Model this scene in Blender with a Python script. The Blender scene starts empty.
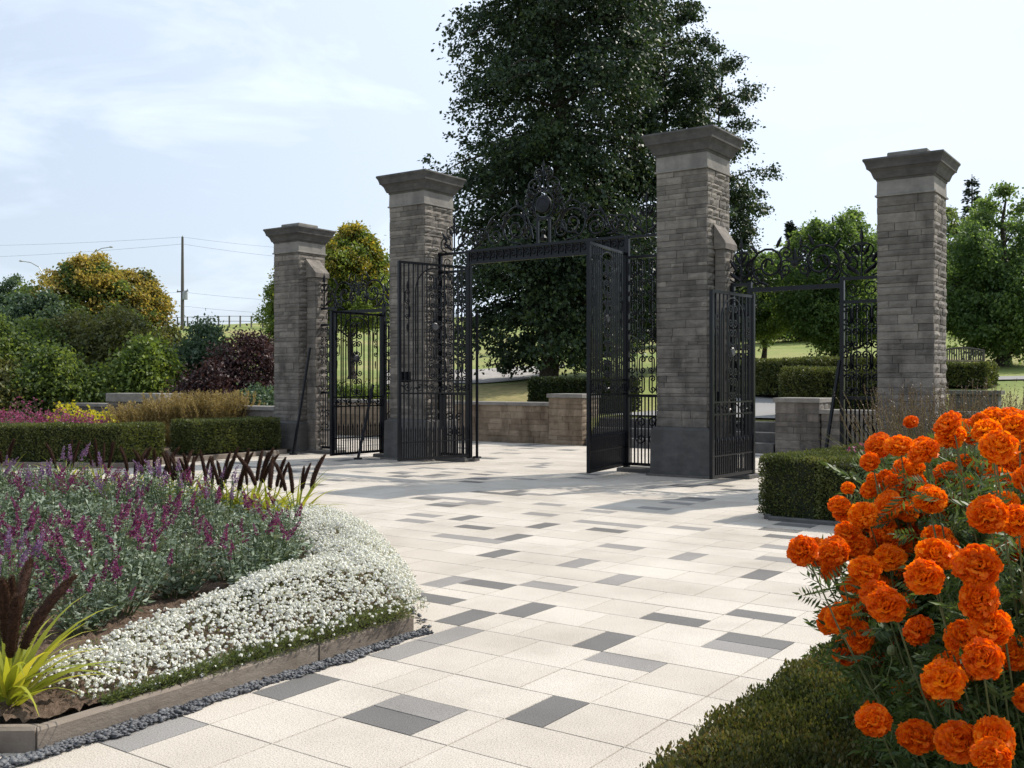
import bpy, math, random
import numpy as np
from mathutils import Vector, Matrix

# ------------------------------------------------------------------ camera, sky, sun, exposure
S = bpy.context.scene
YAW = math.radians(35.2)          # the gate line runs along X, away from it is +Y
EYE = 1.6
F = 1005.0
HY = 380.0
cam_d = bpy.data.cameras.new('camera')
cam = bpy.data.objects.new('camera', cam_d)
S.collection.objects.link(cam)
cam.location = (0, 0, EYE)
cam.rotation_euler = (math.pi / 2, 0, YAW)
cam_d.sensor_fit = 'HORIZONTAL'
cam_d.sensor_width = 36.0
cam_d.lens = 36.0 * F / 1024.0
cam_d.shift_y = -(384.0 - HY) / 1024.0
cam_d.clip_start = 0.05
cam_d.clip_end = 3000
S.camera = cam

SUN_DIR = Vector((0.44, 0.88, 1.0)).normalized()      # towards the sun
sun_el = math.asin(SUN_DIR.z)
sun_az = math.atan2(SUN_DIR.x, SUN_DIR.y)              # clockwise from +Y
W = bpy.data.worlds.new('World')
S.world = W
W.use_nodes = True
nt = W.node_tree
for n in list(nt.nodes):
    nt.nodes.remove(n)
def wn(t, **k):
    n = nt.nodes.new(t)
    for a, b in k.items():
        setattr(n, a, b)
    return n
sky = wn('ShaderNodeTexSky', sky_type='NISHITA', sun_disc=False, sun_elevation=sun_el, sun_rotation=sun_az,
         air_density=1.0, dust_density=2.2, ozone_density=1.0, altitude=100)
SKY_STR = 0.118
geo = wn('ShaderNodeTexCoord')
mp = wn('ShaderNodeMapping')
mp.inputs['Scale'].default_value = (1.3, 1.3, 4.2)
mp.inputs['Rotation'].default_value = (0.12, -0.1, 0.5)
cl = wn('ShaderNodeTexNoise'); cl.inputs['Scale'].default_value = 2.3; cl.inputs['Detail'].default_value = 9; cl.inputs['Roughness'].default_value = 0.56
cl.inputs['Distortion'].default_value = 0.5
rp = wn('ShaderNodeValToRGB'); rp.color_ramp.elements[0].position = 0.47; rp.color_ramp.elements[1].position = 0.72
rp.color_ramp.elements[0].color = (0, 0, 0, 1); rp.color_ramp.elements[1].color = (1, 1, 1, 1)
mixc = wn('ShaderNodeMix', data_type='RGBA')
mixc.inputs['B'].default_value = (7.7, 8.7, 10.1, 1)
bg = wn('ShaderNodeBackground'); bg.inputs['Strength'].default_value = SKY_STR
out = wn('ShaderNodeOutputWorld')
nt.links.new(geo.outputs['Generated'], mp.inputs['Vector'])
nt.links.new(mp.outputs['Vector'], cl.inputs['Vector'])
nt.links.new(cl.outputs['Fac'], rp.inputs['Fac'])
# thin high veil: thicker towards the sun, where ice cloud scatters forward
dt = wn('ShaderNodeVectorMath', operation='DOT_PRODUCT'); dt.inputs[1].default_value = tuple(SUN_DIR)
nt.links.new(geo.outputs['Generated'], dt.inputs[0])
mr = wn('ShaderNodeMapRange'); mr.inputs['From Min'].default_value = 0.0; mr.inputs['From Max'].default_value = 0.8; mr.inputs['To Min'].default_value = 0.54; mr.inputs['To Max'].default_value = 0.96
mr.interpolation_type = 'SMOOTHSTEP'
nt.links.new(dt.outputs['Value'], mr.inputs['Value'])
ma = wn('ShaderNodeMath', operation='MULTIPLY_ADD', use_clamp=True); ma.inputs[1].default_value = 0.5
nt.links.new(rp.outputs['Color'], ma.inputs[0]); nt.links.new(mr.outputs['Result'], ma.inputs[2])
nt.links.new(ma.outputs[0], mixc.inputs['Factor'])
nt.links.new(sky.outputs['Color'], mixc.inputs['A'])
nt.links.new(mixc.outputs['Result'], bg.inputs['Color'])
nt.links.new(bg.outputs['Background'], out.inputs['Surface'])

sl = bpy.data.lights.new('sun', 'SUN')
sl.energy = 5.0
sl.angle = math.radians(0.6)
sl.color = (1.0, 0.93, 0.83)
so = bpy.data.objects.new('sun', sl)
so.rotation_euler = SUN_DIR.to_track_quat('Z', 'Y').to_euler()
so.location = (20, 40, 60)
S.collection.objects.link(so)

S.view_settings.view_transform = 'Standard'
S.view_settings.look = 'None'
S.view_settings.exposure = 0.05
S.view_settings.gamma = 1.0
S.view_settings.use_curve_mapping = False

# ------------------------------------------------------------------ helpers
rng = np.random.default_rng(7)
R = random.Random(11)
COL = S.collection
CY, SY = math.cos(YAW), math.sin(YAW)

def ray(px, d):
    """plan position of what the photo shows at column px at distance d along the view axis"""
    X = (px - 512) / F
    return d * (X * CY - SY), d * (X * SY + CY)
def hgt(py, d):
    return EYE - (py - HY) * d / F

def tag(o, label=None, cat=None, group=None, kind=None):
    if label: o['label'] = label
    if cat: o['category'] = cat
    if group: o['group'] = group
    if kind: o['kind'] = kind
    return o
def empty(name, loc, rz=0.0, label=None, cat=None, group=None):
    o = bpy.data.objects.new(name, None)
    o.empty_display_size = 0.1
    o.location = loc
    o.rotation_euler = (0, 0, rz)
    COL.objects.link(o)
    return tag(o, label, cat, group)
def link_mesh(name, me, mat, parent=None):
    o = bpy.data.objects.new(name, me)
    COL.objects.link(o)
    if mat: me.materials.append(mat)
    if parent: o.parent = parent
    return o
KIDS = {}
def copy_tree(o, parent=None):
    c = o.copy()
    COL.objects.link(c)
    if parent: c.parent = parent
    for ch in list(o.children):
        copy_tree(ch, c)
    return c

class MB:
    def __init__(s):
        s.v, s.f, s.m = [], [], []
    def add(s, vs, fs):
        b = len(s.v)
        s.v.extend([tuple(p) for p in vs])
        s.f.extend([tuple(b + i for i in f) for f in fs])
        return s
    def box(s, x0, x1, y0, y1, z0, z1):
        return s.add([(x0,y0,z0),(x1,y0,z0),(x1,y1,z0),(x0,y1,z0),(x0,y0,z1),(x1,y0,z1),(x1,y1,z1),(x0,y1,z1)],
                     [(0,3,2,1),(4,5,6,7),(0,1,5,4),(1,2,6,5),(2,3,7,6),(3,0,4,7)])
    def bbox(s, x0, x1, y0, y1, z0, z1, b=0.01):
        """box whose top edges are chamfered"""
        v = [(x0,y0,z0),(x1,y0,z0),(x1,y1,z0),(x0,y1,z0),
             (x0,y0,z1-b),(x1,y0,z1-b),(x1,y1,z1-b),(x0,y1,z1-b),
             (x0+b,y0+b,z1),(x1-b,y0+b,z1),(x1-b,y1-b,z1),(x0+b,y1-b,z1)]
        return s.add(v, [(0,3,2,1),(8,9,10,11)] + [(i,(i+1)%4,4+(i+1)%4,4+i) for i in range(4)] + [(4+i,4+(i+1)%4,8+(i+1)%4,8+i) for i in range(4)])
    def sqrings(s, rings):
        """square section lofted through (z, half width); closed both ends"""
        vs, fs = [], []
        for z, a in rings:
            vs += [(-a,-a,z),(a,-a,z),(a,a,z),(-a,a,z)]
        for k in range(len(rings)-1):
            for i in range(4):
                fs.append((4*k+i, 4*k+(i+1)%4, 4*k+4+(i+1)%4, 4*k+4+i))
        n = 4*(len(rings)-1)
        fs += [(3,2,1,0),(n,n+1,n+2,n+3)]
        return s.add(vs, fs)
    def tube(s, pts, r, n=6, closed=False, flat=None):
        """tube along a polyline; r a number or a list"""
        P = [Vector(p) for p in pts]
        N = len(P)
        rr = r if isinstance(r, (list, tuple)) else [r]*N
        vs, fs = [], []
        up = None
        for i in range(N):
            if closed: t = P[(i+1)%N] - P[i-1]
            else: t = P[min(i+1,N-1)] - P[max(i-1,0)]
            if t.length < 1e-9: t = Vector((0,0,1))
            t.normalize()
            if up is None:
                up = Vector((0,1,0)) if abs(t.y) < 0.9 else Vector((1,0,0))
            a = (up - t*up.dot(t))
            if a.length < 1e-6: a = Vector((1,0,0)) - t*t.x
            a.normalize(); b = t.cross(a); up = a
            for k in range(n):
                th = 2*math.pi*(k+0.5)/n
                vs.append(P[i] + (a*math.cos(th) + b*math.sin(th))*rr[i])
        m = N if closed else N-1
        for i in range(m):
            j = (i+1) % N
            for k in range(n):
                fs.append((i*n+k, i*n+(k+1)%n, j*n+(k+1)%n, j*n+k))
        if not closed:
            fs.append(tuple(reversed(range(n)))); fs.append(tuple((N-1)*n+k for k in range(n)))
        return s.add(vs, fs)
    def lathe(s, prof, n=10, c=(0,0,0), axis='z'):
        vs, fs = [], []
        for r, z in prof:
            for k in range(n):
                th = 2*math.pi*k/n
                if axis == 'z': p = (c[0]+r*math.cos(th), c[1]+r*math.sin(th), c[2]+z)
                else: p = (c[0]+r*math.cos(th), c[1]-z, c[2]+r*math.sin(th))
                vs.append(p)
        for i in range(len(prof)-1):
            for k in range(n):
                fs.append((i*n+k, i*n+(k+1)%n, (i+1)*n+(k+1)%n, (i+1)*n+k))
        fs.append(tuple(reversed(range(n)))); fs.append(tuple((len(prof)-1)*n+k for k in range(n)))
        return s.add(vs, fs)
    def build(s, name, mat, parent=None, smooth=False):
        me = bpy.data.meshes.new(name)
        me.from_pydata(s.v, [], s.f)
        if smooth: me.polygons.foreach_set('use_smooth', [True]*len(me.polygons))
        me.update()
        return link_mesh(name, me, mat, parent)

def np_mesh(name, V, nper=4, faces=None):
    """mesh from N*nper vertices, one polygon per nper vertices (or given faces array)"""
    V = np.asarray(V, dtype=np.float32).reshape(-1, 3)
    me = bpy.data.meshes.new(name)
    me.vertices.add(len(V)); me.vertices.foreach_set('co', V.ravel())
    if faces is None:
        nf = len(V)//nper
        li = np.arange(len(V), dtype=np.int32)
    else:
        faces = np.asarray(faces, dtype=np.int32); nf, nper = faces.shape; li = faces.ravel()
    me.loops.add(nf*nper); me.loops.foreach_set('vertex_index', li)
    me.polygons.add(nf)
    me.polygons.foreach_set('loop_start', np.arange(nf, dtype=np.int32)*nper)
    me.update(calc_edges=True)
    return me
def unit(a):
    return a/np.maximum(np.linalg.norm(a, axis=-1, keepdims=True), 1e-9)
def rdirs(n):
    return unit(rng.normal(size=(n,3)))
def leaf_verts(P, D, L, Wd, bend=0.15, shape=0.45):
    """pointed leaf quads: base P, direction D"""
    n = len(P)
    D = unit(D)
    Sd = unit(np.cross(D, rdirs(n)))
    Nn = np.cross(Sd, D)
    L = np.broadcast_to(np.asarray(L, float), (n,))[:,None]; Wd = np.broadcast_to(np.asarray(Wd, float), (n,))[:,None]
    m = P + D*L*shape + Nn*L*bend
    return np.stack([P, m+Sd*Wd*0.5, P+D*L, m-Sd*Wd*0.5], axis=1).reshape(-1,3)
def blade_verts(P, D, L, Wd, droop=0.5, seg=4, side=None):
    """arching grass-like blades made of joined quads -> verts, faces"""
    n = len(P); D = unit(D)
    L = np.broadcast_to(np.asarray(L,float),(n,))[:,None]; Wd = np.broadcast_to(np.asarray(Wd,float),(n,))[:,None]
    dr = np.broadcast_to(np.asarray(droop,float),(n,))[:,None]
    Sd = unit(np.cross(D, np.array([0,0,1.0])+0.3*rng.normal(size=(n,3))))
    H = D.copy(); H[:,2] = 0; H = unit(H)
    rows = []
    p = P.copy(); d = D.copy()
    for k in range(seg+1):
        t = k/seg
        w = Wd*0.5*(0.55+0.45*math.sin(math.pi*min(1,t*1.4+0.15)))*(1-t**2.2)+0.0006
        rows.append(p-Sd*w); rows.append(p+Sd*w)
        d = unit(d + dr/seg*(H*0.6 - np.array([0,0,1.0])*(0.35+1.5*t)))
        p = p + d*L/seg
    V = np.stack(rows, axis=1)                       # n, 2(seg+1), 3
    k2 = 2*(seg+1)
    base = (np.arange(n)*k2)[:,None]
    fs = []
    for k in range(seg):
        fs.append(base + np.array([[2*k, 2*k+1, 2*k+3, 2*k+2]]))
    Fc = np.stack(fs, axis=1).reshape(-1,4)
    return V.reshape(-1,3), Fc

# ------------------------------------------------------------------ materials
def mat_new(name):
    m = bpy.data.materials.new(name); m.use_nodes = True
    t = m.node_tree
    for n in list(t.nodes): t.nodes.remove(n)
    return m, t
def N(t, typ, **k):
    n = t.nodes.new(typ)
    for a, b in k.items():
        if a.startswith('i_'): n.inputs[a[2:].replace('_',' ')].default_value = b
        else: setattr(n, a, b)
    return n
def ramp(t, els):
    n = t.nodes.new('ShaderNodeValToRGB')
    e = n.color_ramp.elements
    while len(e) < len(els): e.new(0.5)
    for i, (p, c) in enumerate(els):
        e[i].position = p; e[i].color = (*c, 1)
    return n
def leaf_mat(name, cols, trans=0.35, rough=0.5, tcol=1.6, nscale=0.6, spec=0.35):
    m, t = mat_new(name)
    g = N(t, 'ShaderNodeNewGeometry')
    tc = N(t, 'ShaderNodeTexCoord')
    nz = N(t, 'ShaderNodeTexNoise'); nz.inputs['Scale'].default_value = nscale; nz.inputs['Detail'].default_value = 3
    t.links.new(tc.outputs['Object'], nz.inputs['Vector'])
    mx = N(t, 'ShaderNodeMath', operation='MULTIPLY_ADD'); mx.inputs[1].default_value = 1.5; mx.inputs[2].default_value = -0.5
    t.links.new(nz.outputs['Fac'], mx.inputs[0])
    ad = N(t, 'ShaderNodeMath', operation='MULTIPLY_ADD'); ad.inputs[1].default_value = 0.6
    t.links.new(g.outputs['Random Per Island'], ad.inputs[0])
    sc = N(t, 'ShaderNodeMath', operation='MULTIPLY'); sc.inputs[1].default_value = 0.75
    t.links.new(mx.outputs[0], sc.inputs[0]); t.links.new(sc.outputs[0], ad.inputs[2])
    k = len(cols)
    rp = ramp(t, [(0.08+0.84*i/(k-1), c) for i, c in enumerate(cols)])
    t.links.new(ad.outputs[0], rp.inputs['Fac'])
    b = N(t, 'ShaderNodeBsdfPrincipled'); b.inputs['Roughness'].default_value = rough
    b.inputs['Specular IOR Level'].default_value = spec
    t.links.new(rp.outputs['Color'], b.inputs['Base Color'])
    o = N(t, 'ShaderNodeOutputMaterial')
    if trans > 0:
        tr = N(t, 'ShaderNodeBsdfTranslucent')
        mu = N(t, 'ShaderNodeMix', data_type='RGBA', blend_type='MULTIPLY'); mu.inputs['Factor'].default_value = 1
        mu.inputs['B'].default_value = (tcol*1.1, tcol*1.05, tcol*0.55, 1)
        t.links.new(rp.outputs['Color'], mu.inputs['A']); t.links.new(mu.outputs['Result'], tr.inputs['Color'])
        ms = N(t, 'ShaderNodeMixShader'); ms.inputs['Fac'].default_value = trans
        t.links.new(b.outputs[0], ms.inputs[1]); t.links.new(tr.outputs[0], ms.inputs[2])
        t.links.new(ms.outputs[0], o.inputs['Surface'])
    else:
        t.links.new(b.outputs[0], o.inputs['Surface'])
    return m
def stone_mat(name, cols, rough=0.85, fine=28, bump=0.35, island=0.5, stain=(0.5,0.48,0.46), stain_amt=0.7, dist=0.02):
    m, t = mat_new(name)
    g = N(t, 'ShaderNodeNewGeometry'); tc = N(t, 'ShaderNodeTexCoord')
    mp = N(t, 'ShaderNodeMapping'); mp.inputs['Scale'].default_value = (1,1,2.2)
    t.links.new(tc.outputs['Object'], mp.inputs['Vector'])
    nz = N(t, 'ShaderNodeTexNoise'); nz.inputs['Scale'].default_value = 5; nz.inputs['Detail'].default_value = 8; nz.inputs['Roughness'].default_value = 0.65
    t.links.new(mp.outputs[0], nz.inputs['Vector'])
    a = N(t, 'ShaderNodeMath', operation='MULTIPLY_ADD'); a.inputs[1].default_value = island
    b_ = N(t, 'ShaderNodeMath', operation='MULTIPLY_ADD'); b_.inputs[1].default_value = 1.3*(1-island)+0.4; b_.inputs[2].default_value = -0.22-0.1*(1-island)
    t.links.new(nz.outputs['Fac'], b_.inputs[0])
    t.links.new(g.outputs['Random Per Island'], a.inputs[0]); t.links.new(b_.outputs[0], a.inputs[2])
    k = len(cols)
    rp = ramp(t, [(0.05+0.9*i/(k-1), c) for i, c in enumerate(cols)])
    t.links.new(a.outputs[0], rp.inputs['Fac'])
    # weather stains with a shape of their own (soot and rain runs)
    mp2 = N(t, 'ShaderNodeMapping'); mp2.inputs['Scale'].default_value = (1.6,1.6,0.55)
    t.links.new(tc.outputs['Object'], mp2.inputs['Vector'])
    n2 = N(t, 'ShaderNodeTexNoise'); n2.inputs['Scale'].default_value = 1.9; n2.inputs['Detail'].default_value = 7; n2.inputs['Roughness'].default_value = 0.6
    t.links.new(mp2.outputs[0], n2.inputs['Vector'])
    r2 = ramp(t, [(0.46,(0,0,0)),(0.66,(1,1,1))])
    t.links.new(n2.outputs['Fac'], r2.inputs['Fac'])
    am = N(t, 'ShaderNodeMath', operation='MULTIPLY'); am.inputs[1].default_value = stain_amt
    t.links.new(r2.outputs['Color'], am.inputs[0])
    mu = N(t, 'ShaderNodeMix', data_type='RGBA', blend_type='MULTIPLY'); mu.inputs['B'].default_value = (*stain,1)
    t.links.new(am.outputs[0], mu.inputs['Factor']); t.links.new(rp.outputs['Color'], mu.inputs['A'])
    n3 = N(t, 'ShaderNodeTexNoise'); n3.inputs['Scale'].default_value = fine; n3.inputs['Detail'].default_value = 8; n3.inputs['Roughness'].default_value = 0.7
    t.links.new(mp.outputs[0], n3.inputs['Vector'])
    bp = N(t, 'ShaderNodeBump'); bp.inputs['Strength'].default_value = bump; bp.inputs['Distance'].default_value = dist
    t.links.new(n3.outputs['Fac'], bp.inputs['Height'])
    b = N(t, 'ShaderNodeBsdfPrincipled'); b.inputs['Roughness'].default_value = rough; b.inputs['Specular IOR Level'].default_value = 0.25
    t.links.new(mu.outputs['Result'], b.inputs['Base Color']); t.links.new(bp.outputs[0], b.inputs['Normal'])
    o = N(t, 'ShaderNodeOutputMaterial'); t.links.new(b.outputs[0], o.inputs['Surface'])
    return m
def plain_mat(name, c1, c2, scale=8, rough=0.6, bump=0.1, metal=0.0, spec=0.4, dist=0.01, detail=6):
    m, t = mat_new(name)
    tc = N(t, 'ShaderNodeTexCoord')
    nz = N(t, 'ShaderNodeTexNoise'); nz.inputs['Scale'].default_value = scale; nz.inputs['Detail'].default_value = detail; nz.inputs['Roughness'].default_value = 0.65
    t.links.new(tc.outputs['Object'], nz.inputs['Vector'])
    rp = ramp(t, [(0.32,c1),(0.68,c2)])
    t.links.new(nz.outputs['Fac'], rp.inputs['Fac'])
    b = N(t, 'ShaderNodeBsdfPrincipled'); b.inputs['Roughness'].default_value = rough; b.inputs['Metallic'].default_value = metal
    b.inputs['Specular IOR Level'].default_value = spec
    t.links.new(rp.outputs['Color'], b.inputs['Base Color'])
    bp = N(t, 'ShaderNodeBump'); bp.inputs['Strength'].default_value = bump; bp.inputs['Distance'].default_value = dist
    t.links.new(nz.outputs['Fac'], bp.inputs['Height']); t.links.new(bp.outputs[0], b.inputs['Normal'])
    o = N(t, 'ShaderNodeOutputMaterial'); t.links.new(b.outputs[0], o.inputs['Surface'])
    return m

M = {}
M['stone'] = stone_mat('pillar_stone', [(0.09,0.082,0.074),(0.17,0.152,0.134),(0.29,0.258,0.222)], island=0.45, bump=0.6, stain=(0.42,0.41,0.42), stain_amt=0.75)
M['smooth_stone'] = stone_mat('dressed_stone', [(0.16,0.15,0.14),(0.22,0.206,0.19),(0.28,0.26,0.235)], island=0.12, bump=0.15, fine=40, stain=(0.5,0.5,0.52), stain_amt=0.6)
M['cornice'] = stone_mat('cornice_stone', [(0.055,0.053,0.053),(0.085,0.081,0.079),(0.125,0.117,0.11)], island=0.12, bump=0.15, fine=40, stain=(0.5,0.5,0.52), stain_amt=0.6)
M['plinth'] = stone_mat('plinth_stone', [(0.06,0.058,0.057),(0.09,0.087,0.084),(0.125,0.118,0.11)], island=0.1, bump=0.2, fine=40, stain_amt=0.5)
M['mortar'] = plain_mat('mortar', (0.075,0.07,0.064), (0.13,0.12,0.11), 30, 0.95, 0.3)
M['wall_stone'] = stone_mat('wall_stone', [(0.17,0.13,0.092),(0.27,0.21,0.15),(0.36,0.29,0.215)], island=0.5, stain=(0.35,0.32,0.3), stain_amt=0.7)
M['coping'] = stone_mat('coping_stone', [(0.16,0.15,0.135),(0.22,0.205,0.185),(0.29,0.27,0.245)], island=0.3, bump=0.15, stain_amt=0.5)
M['iron'] = plain_mat('painted_iron', (0.003,0.0034,0.0055), (0.007,0.008,0.0115), 14, 0.3, 0.05, 0.0, 0.26)
M['iron_worn'] = plain_mat('worn_iron', (0.02,0.02,0.024), (0.06,0.06,0.066), 9, 0.42, 0.08, 0.0, 0.5)
M['soil'] = plain_mat('garden_soil', (0.075,0.052,0.037), (0.19,0.135,0.10), 26, 0.95, 0.9, 0, 0.1, 0.04, 10)
M['kerbstone'] = stone_mat('kerb_stone', [(0.14,0.115,0.092),(0.20,0.165,0.135),(0.27,0.23,0.19)], island=0.5, stain=(0.4,0.37,0.34), stain_amt=0.75, fine=20)
M['pebble'] = plain_mat('slate_pebble', (0.035,0.037,0.043), (0.17,0.172,0.18), 14, 0.55, 0.3)
M['bark'] = plain_mat('bark', (0.03,0.024,0.019), (0.085,0.07,0.055), 12, 0.9, 0.8, 0, 0.2, 0.05)
M['hedge_core'] = plain_mat('hedge_core', (0.008,0.012,0.005), (0.018,0.024,0.010), 10, 0.9, 0.3)
M['asphalt'] = plain_mat('path_surface', (0.20,0.195,0.19), (0.27,0.265,0.255), 40, 0.9, 0.2)
M['gravel'] = plain_mat('gravel_surface', (0.22,0.205,0.19), (0.45,0.42,0.39), 2.5, 0.95, 0.9, 0, 0.2, 0.05, 10)  # mottled shade on the drive is painted into the gravel colour as darker patches
M['step'] = plain_mat('step_stone', (0.075,0.072,0.07), (0.13,0.124,0.118), 8, 0.85, 0.2)

# paving: tone attribute per slab, exposed aggregate speckle
def paving_mat():
    m, t = mat_new('paving_slabs')
    at = N(t, 'ShaderNodeAttribute', attribute_name='tone')
    tc = N(t, 'ShaderNodeTexCoord')
    rp = ramp(t, [(0.0,(0.455,0.412,0.355)),(0.28,(0.52,0.475,0.415)),(0.5,(0.26,0.245,0.23)),(0.75,(0.225,0.217,0.208)),(1.0,(0.142,0.137,0.131))])
    t.links.new(at.outputs['Fac'], rp.inputs['Fac'])
    n1 = N(t, 'ShaderNodeTexNoise'); n1.inputs['Scale'].default_value = 150; n1.inputs['Detail'].default_value = 4
    t.links.new(tc.outputs['Object'], n1.inputs['Vector'])
    r1 = ramp(t, [(0.34,(0.55,0.53,0.51)),(0.47,(0.95,0.95,0.95)),(0.7,(1.28,1.28,1.28))])
    t.links.new(n1.outputs['Fac'], r1.inputs['Fac'])
    n2 = N(t, 'ShaderNodeTexNoise'); n2.inputs['Scale'].default_value = 1.1; n2.inputs['Detail'].default_value = 6; n2.inputs['Roughness'].default_value = 0.6
    t.links.new(tc.outputs['Object'], n2.inputs['Vector'])
    r2 = ramp(t, [(0.28,(0.78,0.765,0.75)),(0.5,(0.97,0.965,0.96)),(0.68,(1.06,1.06,1.06))])
    t.links.new(n2.outputs['Fac'], r2.inputs['Fac'])
    a = N(t, 'ShaderNodeMix', data_type='RGBA', blend_type='MULTIPLY'); a.inputs['Factor'].default_value = 1
    b = N(t, 'ShaderNodeMix', data_type='RGBA', blend_type='MULTIPLY'); b.inputs['Factor'].default_value = 1
    t.links.new(rp.outputs['Color'], a.inputs['A']); t.links.new(r1.outputs['Color'], a.inputs['B'])
    t.links.new(a.outputs['Result'], b.inputs['A']); t.links.new(r2.outputs['Color'], b.inputs['B'])
    bp = N(t, 'ShaderNodeBump'); bp.inputs['Strength'].default_value = 0.25; bp.inputs['Distance'].default_value = 0.003
    t.links.new(n1.outputs['Fac'], bp.inputs['Height'])
    p = N(t, 'ShaderNodeBsdfPrincipled'); p.inputs['Roughness'].default_value = 0.75; p.inputs['Specular IOR Level'].default_value = 0.3
    t.links.new(b.outputs['Result'], p.inputs['Base Color']); t.links.new(bp.outputs[0], p.inputs['Normal'])
    o = N(t, 'ShaderNodeOutputMaterial'); t.links.new(p.outputs[0], o.inputs['Surface'])
    return m
M['paving'] = paving_mat()
M['joint'] = plain_mat('paving_joint', (0.10,0.095,0.09), (0.17,0.16,0.15), 30, 0.95, 0.2)

def lawn_mat():
    m, t = mat_new('lawn')
    tc = N(t, 'ShaderNodeTexCoord')
    n1 = N(t, 'ShaderNodeTexNoise'); n1.inputs['Scale'].default_value = 0.13; n1.inputs['Detail'].default_value = 5
    n2 = N(t, 'ShaderNodeTexNoise'); n2.inputs['Scale'].default_value = 5; n2.inputs['Detail'].default_value = 8; n2.inputs['Roughness'].default_value = 0.75
    for n in (n1, n2): t.links.new(tc.outputs['Object'], n.inputs['Vector'])
    r1 = ramp(t, [(0.3,(0.14,0.19,0.055)),(0.5,(0.215,0.25,0.08)),(0.7,(0.32,0.28,0.13))])
    t.links.new(n1.outputs['Fac'], r1.inputs['Fac'])
    r2 = ramp(t, [(0.25,(0.55,0.55,0.5)),(0.75,(1.35,1.35,1.3))])
    t.links.new(n2.outputs['Fac'], r2.inputs['Fac'])
    a = N(t, 'ShaderNodeMix', data_type='RGBA', blend_type='MULTIPLY'); a.inputs['Factor'].default_value = 1
    t.links.new(r1.outputs['Color'], a.inputs['A']); t.links.new(r2.outputs['Color'], a.inputs['B'])
    bp = N(t, 'ShaderNodeBump'); bp.inputs['Strength'].default_value = 0.6; bp.inputs['Distance'].default_value = 0.06
    t.links.new(n2.outputs['Fac'], bp.inputs['Height'])
    p = N(t, 'ShaderNodeBsdfPrincipled'); p.inputs['Roughness'].default_value = 0.9; p.inputs['Specular IOR Level'].default_value = 0.15
    t.links.new(a.outputs['Result'], p.inputs['Base Color']); t.links.new(bp.outputs[0], p.inputs['Normal'])
    o = N(t, 'ShaderNodeOutputMaterial'); t.links.new(p.outputs[0], o.inputs['Surface'])
    return m
M['lawn'] = lawn_mat()

# ------------------------------------------------------------------ ground
RW = 21.0                      # front of the retaining wall and of the flight of steps
ST0, ST1 = -12.66, -7.88       # the steps lie between these
_tv = [21.3, 26, 34, 42, 60, 90, 120, 160, 250, 700]
_tz = [0.66, 0.85, 1.55, 2.1, 3.4, 5.8, 8.0, 10.2, 12.0, 14.0]
def T(u, v):
    thr = RW + 0.97 if ST0 < u < ST1 else RW + 0.25
    if v < thr: return -0.02
    z = float(np.interp(v, _tv, _tz))
    s = min(1, max(0, (-u-45)/55)); s = s*s*(3-2*s)
    q = min(1, max(0, (v-25)/40))
    return z + 3.4*s*q + 0.12*math.sin(u*0.21)*min(1,(v-21)/30)
us = sorted(set([-300,-220,-170,-140,-120,-105,-90,-80,-70,-62,-55,-50,-45,-40,-36,-33,-30,-27,-24,-21,-18,-15,ST0-0.01,ST0+0.01,-11,-9.5,ST1-0.01,ST1+0.01,-6,-4,-2,0,3,6,10,14,20,28,40,60,90,150,300]))
vs_ = sorted(set([-60,-20,0,10,RW+0.24,RW+0.26,RW+0.96,RW+0.98,23,24.5,26,28,30,32,34,36,38,40,42,45,48,52,56,60,66,72,80,90,100,110,120,135,150,165,190,220,260,330]))
g = MB()
for v in vs_:
    for u in us: g.v.append((u, v, T(u, v)))
nu = len(us)
for j in range(len(vs_)-1):
    for i in range(nu-1):
        g.f.append((j*nu+i, j*nu+i+1, (j+1)*nu+i+1, (j+1)*nu+i))
tag(g.build('ground', M['lawn']), kind='structure')

def drape(name, mat, pts_l, pts_r, lift=0.03, cross=6, along=6):
    """a strip between two edge polylines laid on the ground"""
    mb = MB()
    def ev(ps, t):
        k = t*(len(ps)-1); i = min(int(k), len(ps)-2); f_ = k-i
        return (ps[i][0]*(1-f_)+ps[i+1][0]*f_, ps[i][1]*(1-f_)+ps[i+1][1]*f_)
    na = along*(len(pts_l)-1)
    for a in range(na+1):
        L_, R_ = ev(pts_l, a/na), ev(pts_r, a/na)
        for c in range(cross+1):
            u = L_[0]+(R_[0]-L_[0])*c/cross; v = L_[1]+(R_[1]-L_[1])*c/cross
            mb.v.append((u, v, T(u, v)+lift))
    for a in range(na):
        for c in range(cross):
            i = a*(cross+1)+c
            mb.f.append((i, i+1, i+cross+2, i+cross+1))
    return tag(mb.build(name, mat, smooth=True), kind='structure')
M['dry_lawn'] = plain_mat('dry_lawn', (0.15,0.145,0.055), (0.30,0.245,0.12), 3.0, 0.95, 0.7, 0, 0.1, 0.05, 10)
drape('gravel_drive', M['gravel'], [ray(380,43),ray(440,41.6),ray(480,40.2),ray(515,40.6),ray(548,42)], [ray(380,58),ray(440,56),ray(480,54),ray(520,55),ray(566,54)], 0.05, 10, 8)
drape('dry_lawn', M['dry_lawn'], [ray(400,29.5),ray(450,28.6),ray(500,27.8),ray(534,27.6)], [ray(380,42),ray(440,41),ray(480,39.4),ray(526,39.0)], 0.03, 10, 8)
drape('path', M['asphalt'], [(-12.6,22.05),(-11.5,26),(-12.0,31),(-9,36),(2,38.6),(30,41)], [(-7.95,22.05),(-8.6,25),(-9.6,30),(-8,34.4),(2,36.8),(30,39)], 0.05, 6, 8)
drape('terrace_path', M['paving'], [(-6.2,23.4),(-2,23.6),(8,23.8)], [(-6.2,21.5),(-2,21.6),(8,21.8)], 0.04, 4, 5)

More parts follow.
